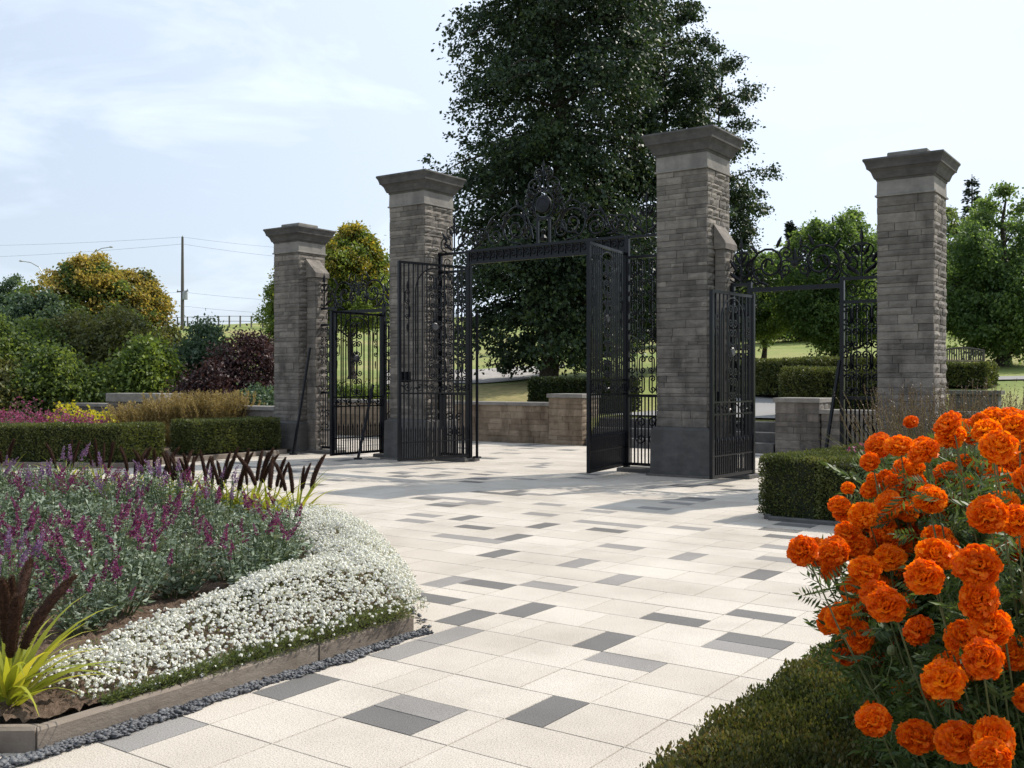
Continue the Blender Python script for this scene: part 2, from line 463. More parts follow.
# paving of the plaza
E_ = 0.2145
UO, VO = 0.02, 0.0
U0K, U1K = -200, 20
V0K, V1K = -8, 98
def snap(px, py):
    d = F*EYE/(py-HY); u, v = ray(px, d)
    return u, v
darks = []   # (ku, kv, w, h, tone)
def dk(px, py, o, tone):
    u, v = snap(px, py)
    w, h = (1,2) if o == 'v' else (2,1)
    ku = round((u-UO)/E_ - w/2); kv = (v-VO)/E_ - h/2
    kv = 2*round(kv/2) if o == 'v' else int(round(kv))
    darks.append((ku, kv, w, h, tone))
D1, D2 = 1.0, 0.6
for a in [(545,713,'v',D1),(601,641,'v',D1),(624.6,662.5,'h',D2),(673.4,619,'h',D1),(761,615.7,'h',D1),(755,642,'h',D1),(744,649,'h',D2),
          (385,723,'h',D1),(421,709,'h',D2),(462,617,'v',D1),(525,608,'v',D1),(482,583,'h',D1),(544,585,'h',D2),(615,577,'v',D2),(759,575,'v',D1),
          (440,637,'v',D2),(403,653,'v',D2),(445,599,'h',D1),(433,584,'v',D2),(288,691,'v',D1),(145,742,'v',D2),
          (513,553,'v',D1),(573,561,'v',D2),(685,555,'v',D2),(617,545,'h',D2),(454,538,'h',D2),(477,540,'h',D2),(526,536,'v',D1),(685,527,'h',D2),
          (555,524.5,'v',D1),(472,528.5,'h',D1),(596,524,'h',D2),(616,531,'h',D1),(616,526,'h',D2),(782,536,'h',D1),(771,548,'h',D2),(778,528.5,'h',D1),
          (416,521,'h',D2),(416,516,'h',D2),(474,517,'v',D1),(546,514,'h',D2),(600,512,'h',D2),(790,559,'h',D2),(700,500,'h',D2),(510,493,'v',D1),(484,505,'v',D2)]:
    dk(*a)
cells = {}
pieces = []
def occupy(ku, kv, w, h, tone):
    for i in range(ku, ku+w):
        for j in range(kv, kv+h):
            if (i,j) in cells: return False
    for i in range(ku, ku+w):
        for j in range(kv, kv+h): cells[(i,j)] = 1
    pieces.append((ku, kv, w, h, tone)); return True
for d_ in darks: occupy(*d_)
kmax = {}
for j in range(V0K, V1K, 2):
    near = -1 < j*E_ < 9.5
    for i0 in range(U0K, U1K):
        pass
    i = U0K + R.randint(0,2)
    while i < U1K:
        explicit = near and i*E_ > -8.5
        if (i,j) in cells or (i,j+1) in cells:
            for jj in (j, j+1):
                if (i,jj) not in cells:
                    w = 1
                    while w < 3 and (i+w,jj) not in cells and (i+w, j+1 if jj==j else j) in cells: w += 1
                    occupy(i, jj, w, 1, R.random()*0.28)
            i += 1; continue
        q = R.random()
        room = 0
        while room < 4 and (i+room,j) not in cells and (i+room,j+1) not in cells: room += 1
        if not explicit and q < 0.06 and room >= 1:
            occupy(i, j, 1, 2, R.choice([D1,D2,D2])); i += 1; continue
        if not explicit and q < 0.20 and room >= 2:
            a_, b_ = R.choice([(0,D2),(D1,0),(0,D1),(D2,0),(D1,D2),(0,D2)])
            occupy(i, j, 2, 1, a_ or R.random()*0.28); occupy(i, j+1, 2, 1, b_ or R.random()*0.28); i += 2; continue
        w = R.choice([2,3,3,2,4]) if R.random() < 0.9 else 1
        w = max(1, min(w, room))
        if room - w == 1 and room < 4: w = min(room, 3)
        occupy(i, j, w, 2, R.random()*0.28); i += w
pv = MB(); tones = []
jg = 0.0022
BED_POLY = None
for ku, kv, w, h, tone in pieces:
    u0, u1 = UO+ku*E_+jg, UO+(ku+w)*E_-jg
    v0, v1 = VO+kv*E_+jg, VO+(kv+h)*E_-jg
    if v1 > RW+0.2: continue
    dz = R.uniform(-0.0008,0.0008)
    b = 0.0022
    pv.add([(u0,v0,-0.006),(u1,v0,-0.006),(u1,v1,-0.006),(u0,v1,-0.006),(u0+b,v0+b,dz),(u1-b,v0+b,dz),(u1-b,v1-b,dz),(u0+b,v1-b,dz)],
           [(4,5,6,7),(0,1,5,4),(1,2,6,5),(2,3,7,6),(3,0,4,7)])
    tones += [tone]*5
po = pv.build('paving', M['paving'])
tag(po, kind='structure')
at = po.data.attributes.new('tone', 'FLOAT', 'FACE')
at.data.foreach_set('value', np.array(tones, dtype=np.float32))
tag(MB().add([(-44,-2,-0.007),(5,-2,-0.007),(5,RW+0.2,-0.007),(-44,RW+0.2,-0.007)], [(0,1,2,3)]).build('paving_joints', M['joint']), kind='structure')

# ------------------------------------------------------------------ masonry
def rough_face(mb, o, ax, az, an, w, h, rough, back):
    """one stone: a block with an outer face displaced outward; o = lower corner on the nominal face"""
    nx = max(2, min(6, int(w/0.07))) if rough > 0.012 else 2
    nz = max(2, min(4, int(h/0.05))) if rough > 0.012 else 2
    base = R.uniform(-0.006,0.009)
    vs, fs = [], []
    for j in range(nz+1):
        for i in range(nx+1):
            edge = i in (0,nx) or j in (0,nz)
            disp = base + (R.uniform(0,0.003) if edge else R.uniform(0.25,1.0)*rough)
            p = o + ax*(w*i/nx) + az*(h*j/nz) + an*disp
            if not edge: p = p + ax*R.uniform(-.2,.2)*w/nx + az*R.uniform(-.2,.2)*h/nz
            vs.append(p)
    for j in range(nz):
        for i in range(nx):
            k = j*(nx+1)+i
            fs.append((k, k+1, k+nx+2, k+nx+1))
    b = len(vs)
    ring = [i for i in range(nx+1)] + [j*(nx+1)+nx for j in range(1,nz+1)] + [nz*(nx+1)+i for i in range(nx-1,-1,-1)] + [j*(nx+1) for j in range(nz-1,0,-1)]
    for r_ in ring: vs.append(vs[r_] - an*(back))
    n = len(ring)
    for k in range(n):
        fs.append((ring[(k+1)%n], ring[k], b+k, b+(k+1)%n))
    mb.add(vs, fs)
def course_heights(z0, z1, lo, hi):
    hs, z = [], z0
    while z < z1-1e-6:
        h = R.uniform(lo, hi)
        if z1-z-h < lo*0.8: h = z1-z
        hs.append((z, h)); z += h
    return hs
def masonry(mb, o, ax, an, w, courses, wlo, whi, rough, gap=0.006, back=0.06, inset=None):
    az = Vector((0,0,1))
    for k, (z, h) in enumerate(courses):
        x = 0.0
        a0 = 0.0; a1 = w
        if inset: a0, a1 = (inset, w-inset) if k % 2 else (0, w)
        x = a0
        while x < a1-1e-6:
            ww = R.uniform(wlo, whi)
            if a1-x-ww < wlo*0.7: ww = a1-x
            rough_face(mb, o+ax*(x+gap/2)+az*(z+gap/2), ax, az, an, ww-gap, h-gap, rough*min(1,h/0.1), back)
            x += ww
X_, Y_ = Vector((1,0,0)), Vector((0,1,0))
def shaft_mesh(a, z0, z1):
    mb = MB()
    cs = course_heights(z0, z1, 0.05, 0.15)
    masonry(mb, Vector((-a,-a,0)), X_, -Y_, 2*a, cs, 0.14, 0.6, 0.013)
    masonry(mb, Vector((a,a,0)), -X_, Y_, 2*a, cs, 0.14, 0.6, 0.013)
    masonry(mb, Vector((a,-a+0.012,0)), Y_, X_, 2*a-0.024, cs, 0.14, 0.46, 0.038)
    masonry(mb, Vector((-a,a-0.012,0)), -Y_, -X_, 2*a-0.024, cs, 0.14, 0.46, 0.038)
    return mb
def pillar(cx, cy, a, top, plinth_h, label, butt=None, lid=False):
    t = empty('stone_pillar', (cx,cy,0), 0, label, 'pillar', 'four stone gate pillars')
    k = a/0.455
    zc = top-0.37*k; zf = zc-0.24*k
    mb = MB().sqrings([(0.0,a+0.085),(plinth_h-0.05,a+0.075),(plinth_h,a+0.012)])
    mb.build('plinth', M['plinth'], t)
    MB().sqrings([(-0.001,a+0.14),(0.035,a+0.13)]).build('base_slab', M['mortar'], t)
    s = shaft_mesh(a, plinth_h+0.002, zf-0.03).build('shaft', M['stone'], t)
    MB().sqrings([(plinth_h,a-0.016),(zf-0.03,a-0.016)]).build('mortar_core', M['mortar'], s)
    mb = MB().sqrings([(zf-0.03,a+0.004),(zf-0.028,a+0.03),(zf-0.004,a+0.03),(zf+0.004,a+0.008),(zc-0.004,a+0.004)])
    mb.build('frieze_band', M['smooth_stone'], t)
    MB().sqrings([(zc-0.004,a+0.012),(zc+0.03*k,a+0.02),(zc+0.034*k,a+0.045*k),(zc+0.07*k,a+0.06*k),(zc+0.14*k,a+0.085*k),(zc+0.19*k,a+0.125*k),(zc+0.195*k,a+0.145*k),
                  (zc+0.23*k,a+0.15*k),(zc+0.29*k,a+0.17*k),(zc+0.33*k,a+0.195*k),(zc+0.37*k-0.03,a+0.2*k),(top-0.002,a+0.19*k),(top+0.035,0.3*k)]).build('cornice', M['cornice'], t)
    if lid: MB().sqrings([(top+0.012,a*0.72),(top+0.095,a*0.72),(top+0.11,a*0.69)]).build('cap_slab', M['coping'], t)
    if butt:
        sx, bh, bd = butt          # side, height, projection
        mb = MB()
        cs = course_heights(0.02, bh, 0.09, 0.17)
        y0, y1 = -a*0.45, a*0.45
        x1 = a+bd
        if sx > 0:
            masonry(mb, Vector((a+0.03,y0,0)), X_, -Y_, bd-0.03, cs, 0.2, 0.4, 0.006, back=0.03)
            masonry(mb, Vector((x1,y0+0.01,0)), Y_, X_, y1-y0-0.02, cs, 0.16, 0.4, 0.028, back=0.03)
            masonry(mb, Vector((x1,y1,0)), -X_, Y_, bd-0.03, cs, 0.2, 0.4, 0.006, back=0.03)
        else:
            masonry(mb, Vector((-x1,y0,0)), X_, -Y_, bd-0.03, cs, 0.2, 0.4, 0.006, back=0.03)
            masonry(mb, Vector((-x1,y1-0.01,0)), -Y_, -X_, y1-y0-0.02, cs, 0.16, 0.4, 0.028, back=0.03)
            masonry(mb, Vector((-a-0.03,y1,0)), -X_, Y_, bd-0.03, cs, 0.2, 0.4, 0.006, back=0.03)
        b = mb.build('buttress', M['stone'], t)
        c = MB()
        xa, xb = (a+0.02, x1-0.02) if sx > 0 else (-x1+0.02, -a-0.02)
        c.box(xa, xb, y0+0.03, y1-0.03, 0.0, bh)
        c.build('mortar_core', M['mortar'], b)
        # sloped weathering on top
        xo = x1+0.03 if sx > 0 else -x1-0.03
        xi = a if sx > 0 else -a
        w = MB()
        ys = (y0-0.03, y1+0.03)
        vs = []
        for y in ys: vs += [(xi+0.02*sx,y,bh+0.002),(xo,y,bh+0.002),(xo,y,bh+0.10),(xi+0.02*sx,y,bh+0.42)]
        w.add(vs, [(0,1,2,3),(7,6,5,4),(0,4,5,1),(1,5,6,2),(2,6,7,3),(3,7,4,0)])
        w.build('weathered_cap', M['stone'], b)
    return t
GV = 15.66
P1x, P2x, P3x, P4x = -16.87, -13.305, -7.295, -3.76
pillar(P1x, GV, 0.395, 4.96, 0.70, 'shorter far left stone gate pillar beside the small closed-looking iron gate', (1, 3.85, 0.30), True)
pillar(P2x, GV, 0.455, 5.72, 0.82, 'tall stone gate pillar behind the left wide-open main gate leaf', None)
pillar(P3x, GV, 0.455, 5.70, 0.82, 'tallest looking stone gate pillar between the main opening and the right side gate', (1, 3.75, 0.2))
pillar(P4x, GV, 0.395, 4.86, 0.70, 'stone gate pillar furthest right, above the orange flowers and dry grasses', None, True)

def stone_wall(name, label, u0, u1, v0, v1, z0, z1, mat, cop=0.09, over=0.05, group=None, cat='wall', courses=(0.1,0.19), wl=(0.25,0.7), cmat='coping', ends=True):
    t = empty(name, ((u0+u1)/2, (v0+v1)/2, z0), 0, label, cat, group)
    hw, hd = (u1-u0)/2, (v1-v0)/2
    h = z1-z0-cop
    mb = MB(); cs = course_heights(0.0, h, *courses)
    masonry(mb, Vector((-hw,-hd,0)), X_, -Y_, 2*hw, cs, wl[0], wl[1], 0.012)
    masonry(mb, Vector((hw,hd,0)), -X_, Y_, 2*hw, cs, wl[0], wl[1], 0.012)
    if ends:
        masonry(mb, Vector((hw,-hd+0.012,0)), Y_, X_, 2*hd-0.024, cs, 0.2, 0.5, 0.03)
        masonry(mb, Vector((-hw,hd-0.012,0)), -Y_, -X_, 2*hd-0.024, cs, 0.2, 0.5, 0.03)
    b = mb.build('wall_body', M[mat], t)
    MB().box(-hw+0.018, hw-0.018, -hd+0.018, hd-0.018, 0, h).build('mortar_core', M['mortar'], b)
    n = max(1, round(2*hw/1.3)); c = MB()
    for i in range(n):
        a0 = -hw-over+(2*hw+2*over)*i/n; a1 = -hw-over+(2*hw+2*over)*(i+1)/n
        c.bbox(a0+0.004, a1-0.004, -hd-over, hd+over, h+0.002, h+cop+R.uniform(-.003,.003), 0.012)
    c.build('coping', M[cmat], t)
    return t
stone_wall('retaining_wall', 'long low buff stone wall seen through the main gate, left of its pier', -42, -13.70, RW, RW+0.42, 0, 1.04, 'wall_stone')
stone_wall('wall_pier', 'buff stone pier ending the low wall in the main gateway, below the dark hedge', -13.66, ST0-0.04, RW-0.06, RW+0.75, 0, 1.26, 'wall_stone', 0.1, 0.04, 'stone piers beside the steps', 'pier')
stone_wall('wall_pier', 'brown stone pier beside the steps seen through the right side gate', ST1+0.04, -6.9, RW-0.06, RW+0.75, 0, 1.22, 'stone', 0.1, 0.04, 'stone piers beside the steps', 'pier')
stone_wall('retaining_wall', 'short low stone wall between the steps pier and the rightmost pillar', -6.86, -3.4, RW, RW+0.42, 0, 0.98, 'stone')
stone_wall('garden_wall', 'low grey stone wall running left from the far left pillar below the shrubs', -21.5, P1x-0.48, GV-0.2, GV+0.2, 0, 1.0, 'stone', 0.09, 0.05)
stone_wall('garden_wall', 'low grey stone wall behind the pink flowers at the left edge', -38, -23.76, GV-0.2, GV+0.2, 0, 0.98, 'stone', 0.09, 0.05)
stone_wall('wall_pier', 'broad raised grey stone block in the garden wall behind the yellow flowers', -23.72, -21.54, GV-0.3, GV+0.3, 0, 1.26, 'stone', 0.22, 0.05, None, 'pier')
u_, v_ = ray(975, 24.3)
tag(MB().bbox(-0.55,0.55,-0.2,0.2,0,0.36,0.02).box(-0.62,0.62,-0.26,0.26,0.362,0.46).build('stone_bench', M['step']), 'low grey stone bench behind the dry grasses right of the last pillar', 'bench').location = (u_, v_, T(u_,v_)+0.03)

# steps
st = empty('stone_steps', ((ST0+ST1)/2, RW, 0), 0, 'short flight of grey stone steps rising between the two piers', 'steps')
for i in range(3):
    hw = (ST1-ST0)/2-0.03
    MB().bbox(-hw, hw, 0.02+0.33*i, 1.0, 0.22*i+(0.001 if i else 0), 0.22*(i+1), 0.015).build('tread', M['step'], st)

# ------------------------------------------------------------------ ironwork
def spiral(cx, cz, r0, r1, a0, turns, n=None):
    n = n or max(8, int(abs(turns)*14))
    return [(cx+(r0+(r1-r0)*i/n)*math.cos(a0+2*math.pi*turns*i/n), cz+(r0+(r1-r0)*i/n)*math.sin(a0+2*math.pi*turns*i/n)) for i in range(n+1)]
def P3(pts, y=0.0):
    return [(p[0], y, p[1]) for p in pts]
def cscroll(mb, cx, cz, h, w, side, r=0.0125):
    """a C scroll: bow with a curl at either end, open towards side"""
    up = spiral(cx+side*w*0.45, cz+h*0.28, h*0.2, h*0.035, math.pi/2+side*math.pi/2, -side*1.25)
    dn = spiral(cx+side*w*0.45, cz-h*0.28, h*0.2, h*0.035, math.pi/2+side*math.pi/2, side*1.25)
    mb.tube(P3(list(reversed(dn))+up), [r*0.6]*3+[r]*(len(up)+len(dn)-6)+[r*0.6]*3, 5)
    for e in (up[-1], dn[-1]): ball(mb, e[0], e[1], r*1.5)
def ball(mb, x, z, r, y=0.0):
    mb.lathe([(0.001,-r),(r*.72,-r*.7),(r,0),(r*.72,r*.7),(0.001,r)], 6, (x,y,z))
def leaf_blob(mb, x, z, ang, L, w, y=0.0):
    """an acanthus-like iron leaf"""
    ca, sa = math.cos(ang), math.sin(ang)
    w = w*0.68
    pts = []
    prof = [(0,0.1),(0.2,0.5),(0.35,0.42),(0.5,0.5),(0.65,0.36),(0.8,0.3),(1.0,0.02)]
    vs = []
    for t, k in prof:
        cxx, czz = x+ca*L*t, z+sa*L*t
        bend = 0.25*w*math.sin(math.pi*t)
        vs += [(cxx-sa*w*k, y-bend*.3, czz+ca*w*k), (cxx, y-bend-0.012, czz), (cxx+sa*w*k, y-bend*.3, czz-ca*w*k), (cxx, y+0.012, czz)]
    fs = []
    for i in range(len(prof)-1):
        for k in range(4): fs.append((4*i+k, 4*i+(k+1)%4, 4*i+4+(k+1)%4, 4*i+4+k))
    mb.add(vs, fs)
def scroll_column(mb, cx, z0, z1, w, pitch=0.34):
    n = max(1, round((z1-z0)/pitch)); p = (z1-z0)/n
    mb.tube([(cx,0,z0),(cx,0,z1)], 0.009, 4)
    for i in range(n):
        zc = z0+p*(i+0.5)
        for s in (-1,1):
            cscroll(mb, cx+s*w*0.09 if i%2 else cx+s*w*0.45, zc, p*0.95, w*0.5, s if i%2 else -s)
        leaf_blob(mb, cx, zc-p*0.4, math.pi/2, p*0.35, w*0.16, -0.012)
        if i % 2 == 0: ball(mb, cx, zc+p*0.5, 0.02)
def gate_leaf(name, label, hinge, ang, L, H, nbar, group, lock=True, paint='iron'):
    """local x runs from the hinge to the free end"""
    t = empty(name, (hinge[0], hinge[1], 0), ang, label, 'gate', group)
    im = M[paint]
    zb = 0.09; mid0, mid1 = 1.28*H/3.83+0.06, 1.52*H/3.83+0.06
    f = MB()
    f.box(-0.03,0.03,-0.03,0.03,zb-0.03,H+0.03)
    f.box(L-0.028,L+0.028,-0.028,0.028,zb,H)
    for z, hh in ((zb,0.05),(mid0,0.026),(mid1,0.026),(H-0.045,0.045),(0.42,0.022)):
        f.box(0.031,L-0.029,-0.018,0.018,z,z+hh)
    f.build('frame', im, t)
    archx0, archx1 = L*0.24, L*0.78
    ac, ar = (archx0+archx1)/2, (archx1-archx0)/2
    az = H-0.09-ar
    arch = MB()
    arch.tube([(archx0,0,mid1+0.03)]+[(ac-ar*math.cos(math.pi*i/16),0,az+ar*math.sin(math.pi*i/16)) for i in range(17)]+[(archx1,0,mid1+0.03)], 0.014, 6)
    arch.build('arch', im, t)
    cw = L*0.19
    for i in range(nbar):
        x = L*(i+1)/(nbar+1)
        b = MB()
        if abs(x-ac) < cw*0.55: 
            b.tube([(x,0,zb+0.05),(x,0,mid0)], 0.0145, 5)
        else:
            b.tube([(x,0,zb+0.05),(x,0,H-0.045)], 0.0145, 5)
        b.build('bar', im, t)
    dog = MB()
    for i in range(nbar+1):
        x = L*(i+0.5)/(nbar+1)
        dog.tube([(x,0,zb+0.05),(x,0,0.62),(x,0,0.66),(x,0,0.73)], [0.0125,0.0125,0.018,0.001], 5)
    dog.build('dog_bars', im, t)
    sp = MB()
    scroll_column(sp, ac, mid1+0.03, az+ar*0.75, cw, 0.36)
    sp.build('scroll_panel', im, t)
    band = MB()
    nb = max(3, round(L/0.26))
    for i in range(nb):
        x = L*(i+0.5)/nb; s = 1 if i % 2 else -1
        sc = spiral(x-0.05, (mid0+mid1)/2+0.012, 0.085, 0.015, math.pi if s>0 else 0, s*1.4)
        band.tube(P3(sc,-0.008), 0.010, 5)
        leaf_blob(band, x+0.02, (mid0+mid1)/2+0.01, s*0.5, 0.12, 0.05, -0.015)
        ball(band, x-0.05, (mid0+mid1)/2+0.012, 0.022, -0.01)
    band.build('scroll_band', im, t)
    for sx in (archx0*0.5, (archx1+L)*0.5):
        orn = MB()
        for dz, sg in ((0,1),(0.28,-1)):
            cscroll(orn, sx-sg*0.05, H*0.79+dz-0.14, 0.28, 0.12, sg, 0.010)
        leaf_blob(orn, sx, H*0.79-0.36, -math.pi/2, 0.16, 0.06, -0.01); leaf_blob(orn, sx, H*0.79+0.28, math.pi/2, 0.16, 0.06, -0.01)
        orn.build('side_scroll', im, t)
    md = MB()
    mz = H*0.685
    md.lathe([(0.001,0.055),(0.035,0.055),(0.06,0.035),(0.085,0.02),(0.085,0.0),(0.06,-0.02),(0.001,-0.02)], 12, (ac,0,mz), 'y')
    for k in range(10):
        leaf_blob(md, ac+0.07*math.cos(k*math.pi/5), mz+0.09*math.sin(k*math.pi/5), k*math.pi/5, 0.07, 0.04, -0.02)
    md.build('rosette', M['iron_worn'], t)
    if lock:
        lb = MB(); lb.box(L-0.27,L-0.03,-0.05,-0.021,mid1-0.02,mid1+0.18)
        lb.lathe([(0.03,0),(0.03,0.03),(0.001,0.035)], 8, (L-0.12,-0.05,mid1+0.08), 'y')
        lb.build('lock_box', im, t)
    return t
hLL, hRL, hLS, hRS = (-12.05,GV), (-8.60,GV), (-14.40,GV), (-6.24,GV)
gate_leaf('gate_leaf', 'tall black iron main gate leaf swung open in front of the second pillar', hLL, -1.83, 1.66, 3.82, 15, 'main gate leaves', True, 'iron')
gate_leaf('gate_leaf', 'tall black iron main gate leaf standing open at the right of the opening', hRL, -1.43, 1.66, 3.85, 17, 'main gate leaves', False)
gate_leaf('side_gate', 'smaller black iron gate with lawn behind, between the two left pillars', hLS, -1.62, 1.38, 2.98, 10, 'side gates', False)
gate_leaf('side_gate', 'smaller black iron gate swung open against the right face of the tallest pillar', hRS, -1.64, 1.40, 2.98, 10, 'side gates', True)

def fixed_panel(u0, u1, H, label, spike=0.75):
    w = u1-u0
    t = empty('iron_pilaster', ((u0+u1)/2, GV, 0), 0, label, 'iron panel', 'fixed openwork iron panels')
    f = MB()
    hw = w/2-0.03
    for sx in (-hw, hw): f.box(sx-0.032,sx+0.032,-0.032,0.032,0.02,H)
    for z in (0.10,1.30,H-0.42,H-0.06):
        f.box(-hw+0.033,hw-0.033,-0.02,0.02,z,z+0.05)
    f.build('frame', M['iron'], t)
    MB().bbox(-w/2-0.06,w/2+0.06,-0.24,0.24,-0.003,0.07,0.015).build('base_stone', M['plinth'], t)
    nb_ = max(5, round(w/0.085))
    for i in range(nb_):
        x = -hw+2*hw*(i+1)/(nb_+1)
        MB().tube([(x,0,0.15),(x,0,1.30)], 0.0145, 5).build('bar', M['iron'], t)
    lo = MB()
    for xx in (-hw*0.5, hw*0.5): cscroll(lo, xx, 0.72, 0.5, w*0.2, 1 if xx < 0 else -1, 0.013)
    lo.build('lower_scrolls', M['iron'], t)
    s = MB()
    for xx in (-hw*0.5, hw*0.5): scroll_column(s, xx, 1.36, H-0.43, w*0.42, 0.36)
    for sx in (-hw*0.78,-hw*0.26,hw*0.26,hw*0.78): s.tube([(sx,0.012,1.36),(sx,0.012,H-0.43)], 0.012, 4)
    for k in (-1,1):
        s.tube(P3(spiral(k*hw*0.48,H-0.21,0.13,0.02,0,k*1.6)), 0.010, 5)
    s.build('scroll_panel', M['iron'], t)
    c = MB()
    for k in (-1,1):
        c.tube(P3(spiral(k*hw*0.55,H+0.17,0.17,0.03,-math.pi/2,k*1.5)), 0.014, 5)
        c.tube(P3(spiral(k*hw*0.25,H+0.40,0.12,0.02,-math.pi/2,k*1.4)), 0.012, 5)
        leaf_blob(c, k*hw*0.5, H+0.2, math.pi/2+k*-0.6, 0.26, 0.1)
        leaf_blob(c, k*hw*0.1, H+0.02, math.pi/2+k*-0.9, 0.3, 0.1)
        leaf_blob(c, k*hw*0.1, H+0.3, math.pi/2+k*-0.5, 0.22, 0.08)
    c.build('crest', M['iron'], t)
    sp = MB()
    sp.tube([(0,0,H-0.01),(0,0,H+spike-0.2),(0,0,H+spike-0.18),(0,0,H+spike-0.1),(0,0,H+spike)], [0.016,0.014,0.035,0.024,0.002], 6)
    sp.box(-0.08,0.08,-0.01,0.01,H+spike-0.27,H+spike-0.24)
    sp.build('finial', M['iron'], t)
    return t
fixed_panel(P1x+0.42, -15.74, 3.2, 'narrow openwork iron panel fixed beside the far left pillar')
fixed_panel(-14.36, P2x-0.47, 3.2, 'narrow openwork iron panel fixed left of the second pillar, half hidden')
fixed_panel(P2x+0.47, -12.06, 4.15, 'tall openwork iron panel fixed right of the second pillar, behind the open leaf')
fixed_panel(-8.58, P3x-0.47, 4.15, 'tall openwork iron panel fixed at the left of the tallest pillar')
fixed_panel(P3x+0.68, -6.26, 3.2, 'narrow openwork iron panel fixed right of the tallest pillar, behind the side gate')
fixed_panel(-4.82, P4x-0.41, 3.2, 'narrow openwork iron panel fixed left of the last right pillar')

def overthrow_main(u0, u1):
    w = u1-u0; hw = w/2
    t = empty('iron_overthrow', ((u0+u1)/2, GV, 3.87), 0, 'ornate black iron overthrow with scrolls and round medallion above the main opening', 'overthrow')
    f = MB()
    f.box(-hw,hw,-0.03,0.03,0,0.05); f.box(-hw,hw,-0.035,0.035,0.235,0.285)
    f.build('beam', M['iron'], t)
    fr = MB()
    n = 22
    for i in range(n):
        x = -hw+w*(i+0.5)/n
        fr.tube(P3(spiral(x, 0.143, 0.075, 0.018, 0 if i%2 else math.pi, 1.3*(1 if i%2 else -1))), 0.010, 5)
        fr.box(x+w/n/2-0.008, x+w/n/2+0.008, -0.01, 0.01, 0.051, 0.234)
    fr.build('frieze', M['iron'], t)
    MB().box(-hw,hw,0.012,0.02,0.052,0.233).build('backing_plate', M['iron'], t)
    zt = 0.287
    for s in (-1,1):
        sc = MB()
        for (cx, cz, r0, r1, a0, tn, rr) in [(0.62,0.33,0.31,0.05,-0.4,1.6,0.017),(1.12,0.22,0.22,0.04,2.6,-1.6,0.016),(1.42,0.25,0.2,0.03,-1.9,1.4,0.014),(1.62,0.2,0.19,0.03,0.4,1.5,0.014),
                                             (0.36,0.22,0.19,0.03,3.0,-1.5,0.014),(0.88,0.55,0.12,0.02,0.2,1.3,0.012),(0.30,0.62,0.16,0.03,-0.4,1.5,0.013)]:
            p = spiral(s*cx, zt+cz, r0, r1, a0 if s > 0 else math.pi-a0, tn*s)
            sc.tube(P3(p), rr*1.2, 5); ball(sc, p[-1][0], p[-1][1], 0.035)
        # long flowing arms
        def arm(pts, r):
            q = []
            for i in range(len(pts)-1):
                for k in range(5):
                    tt = k/5
                    p0 = pts[max(i-1,0)]; p1 = pts[i]; p2 = pts[i+1]; p3 = pts[min(i+2,len(pts)-1)]
                    q.append(tuple(0.5*((2*p1[j])+(-p0[j]+p2[j])*tt+(2*p0[j]-5*p1[j]+4*p2[j]-p3[j])*tt*tt+(-p0[j]+3*p1[j]-3*p2[j]+p3[j])*tt**3) for j in (0,1)))
            q.append(pts[-1])
            sc.tube([(s*a, 0, zt+b) for a, b in q], r*1.15, 5)
        arm([(1.70,0.0),(1.45,0.12),(1.30,0.42),(1.12,0.5),(0.96,0.36),(0.8,0.1),(0.5,0.02)], 0.015)
        arm([(0.24,0.1),(0.3,0.35),(0.5,0.7),(0.7,0.72),(0.86,0.6)], 0.014)
        for (x, z, a_, L_, w_) in [(0.95,0.36,1.9,0.2,0.08),(1.3,0.42,2.2,0.24,0.09),(0.55,0.68,1.2,0.2,0.08),(0.75,0.1,2.4,0.18,0.07),(1.55,0.1,1.2,0.22,0.08),(0.4,0.45,1.0,0.2,0.08)]:
            leaf_blob(sc, s*x, zt+z, a_ if s > 0 else math.pi-a_, L_, w_)
        sc.build('scrollwork', M['iron'], t)
    pd = MB()
    for x in (-0.13,0.13): pd.box(x-0.022,x+0.022,-0.022,0.022,zt,zt+0.43)
    pd.box(-0.19,0.19,-0.03,0.03,zt+0.432,zt+0.47)
    pd.lathe([(0.05,0),(0.07,0.06),(0.03,0.12),(0.05,0.2),(0.001,0.24)], 8, (0,0,zt+0.03))
    pd.build('pedestal', M['iron'], t)
    mz = zt+0.72
    md = MB()
    md.lathe([(0.001,0.05),(0.10,0.04),(0.11,0.05),(0.155,0.045),(0.17,0.02),(0.17,-0.01),(0.001,-0.02)], 20, (0,0,mz), 'y')
    md.build('medallion', M['iron'], t)
    wr = MB()
    wr.tube([(0.235*math.cos(a),0,mz+0.25*math.sin(a)) for a in [2*math.pi*i/24 for i in range(24)]], 0.02, 6, closed=True)
    for i in range(20):
        a = 2*math.pi*i/20
        leaf_blob(wr, 0.23*math.cos(a), mz+0.245*math.sin(a), a+0.9, 0.11, 0.05, -0.01)
    wr.build('wreath', M['iron'], t)
    top = MB()
    for s in (-1,1):
        for (cx, cz, r0, r1, a0, tn) in [(0.19,1.08,0.17,0.03,-1.2,1.4),(0.3,0.95,0.11,0.02,2.4,-1.4),(0.1,1.3,0.11,0.02,-1.0,1.4),(0.34,0.78,0.1,0.02,1.5,-1.3)]:
            p = spiral(s*cx, zt+cz, r0, r1, a0 if s > 0 else math.pi-a0, tn*s)
            top.tube(P3(p), 0.015, 5); ball(top, p[-1][0], p[-1][1], 0.028)
        leaf_blob(top, s*0.05, zt+1.15, math.pi/2-s*0.5, 0.24, 0.09)
    leaf_blob(top, 0, zt+1.2, math.pi/2, 0.26, 0.1)
    top.tube([(0,0,zt+0.98),(0,0,zt+1.4),(0,0,zt+1.43),(0,0,zt+1.48),(0,0,zt+1.56)], [0.014,0.012,0.035,0.022,0.002], 6)
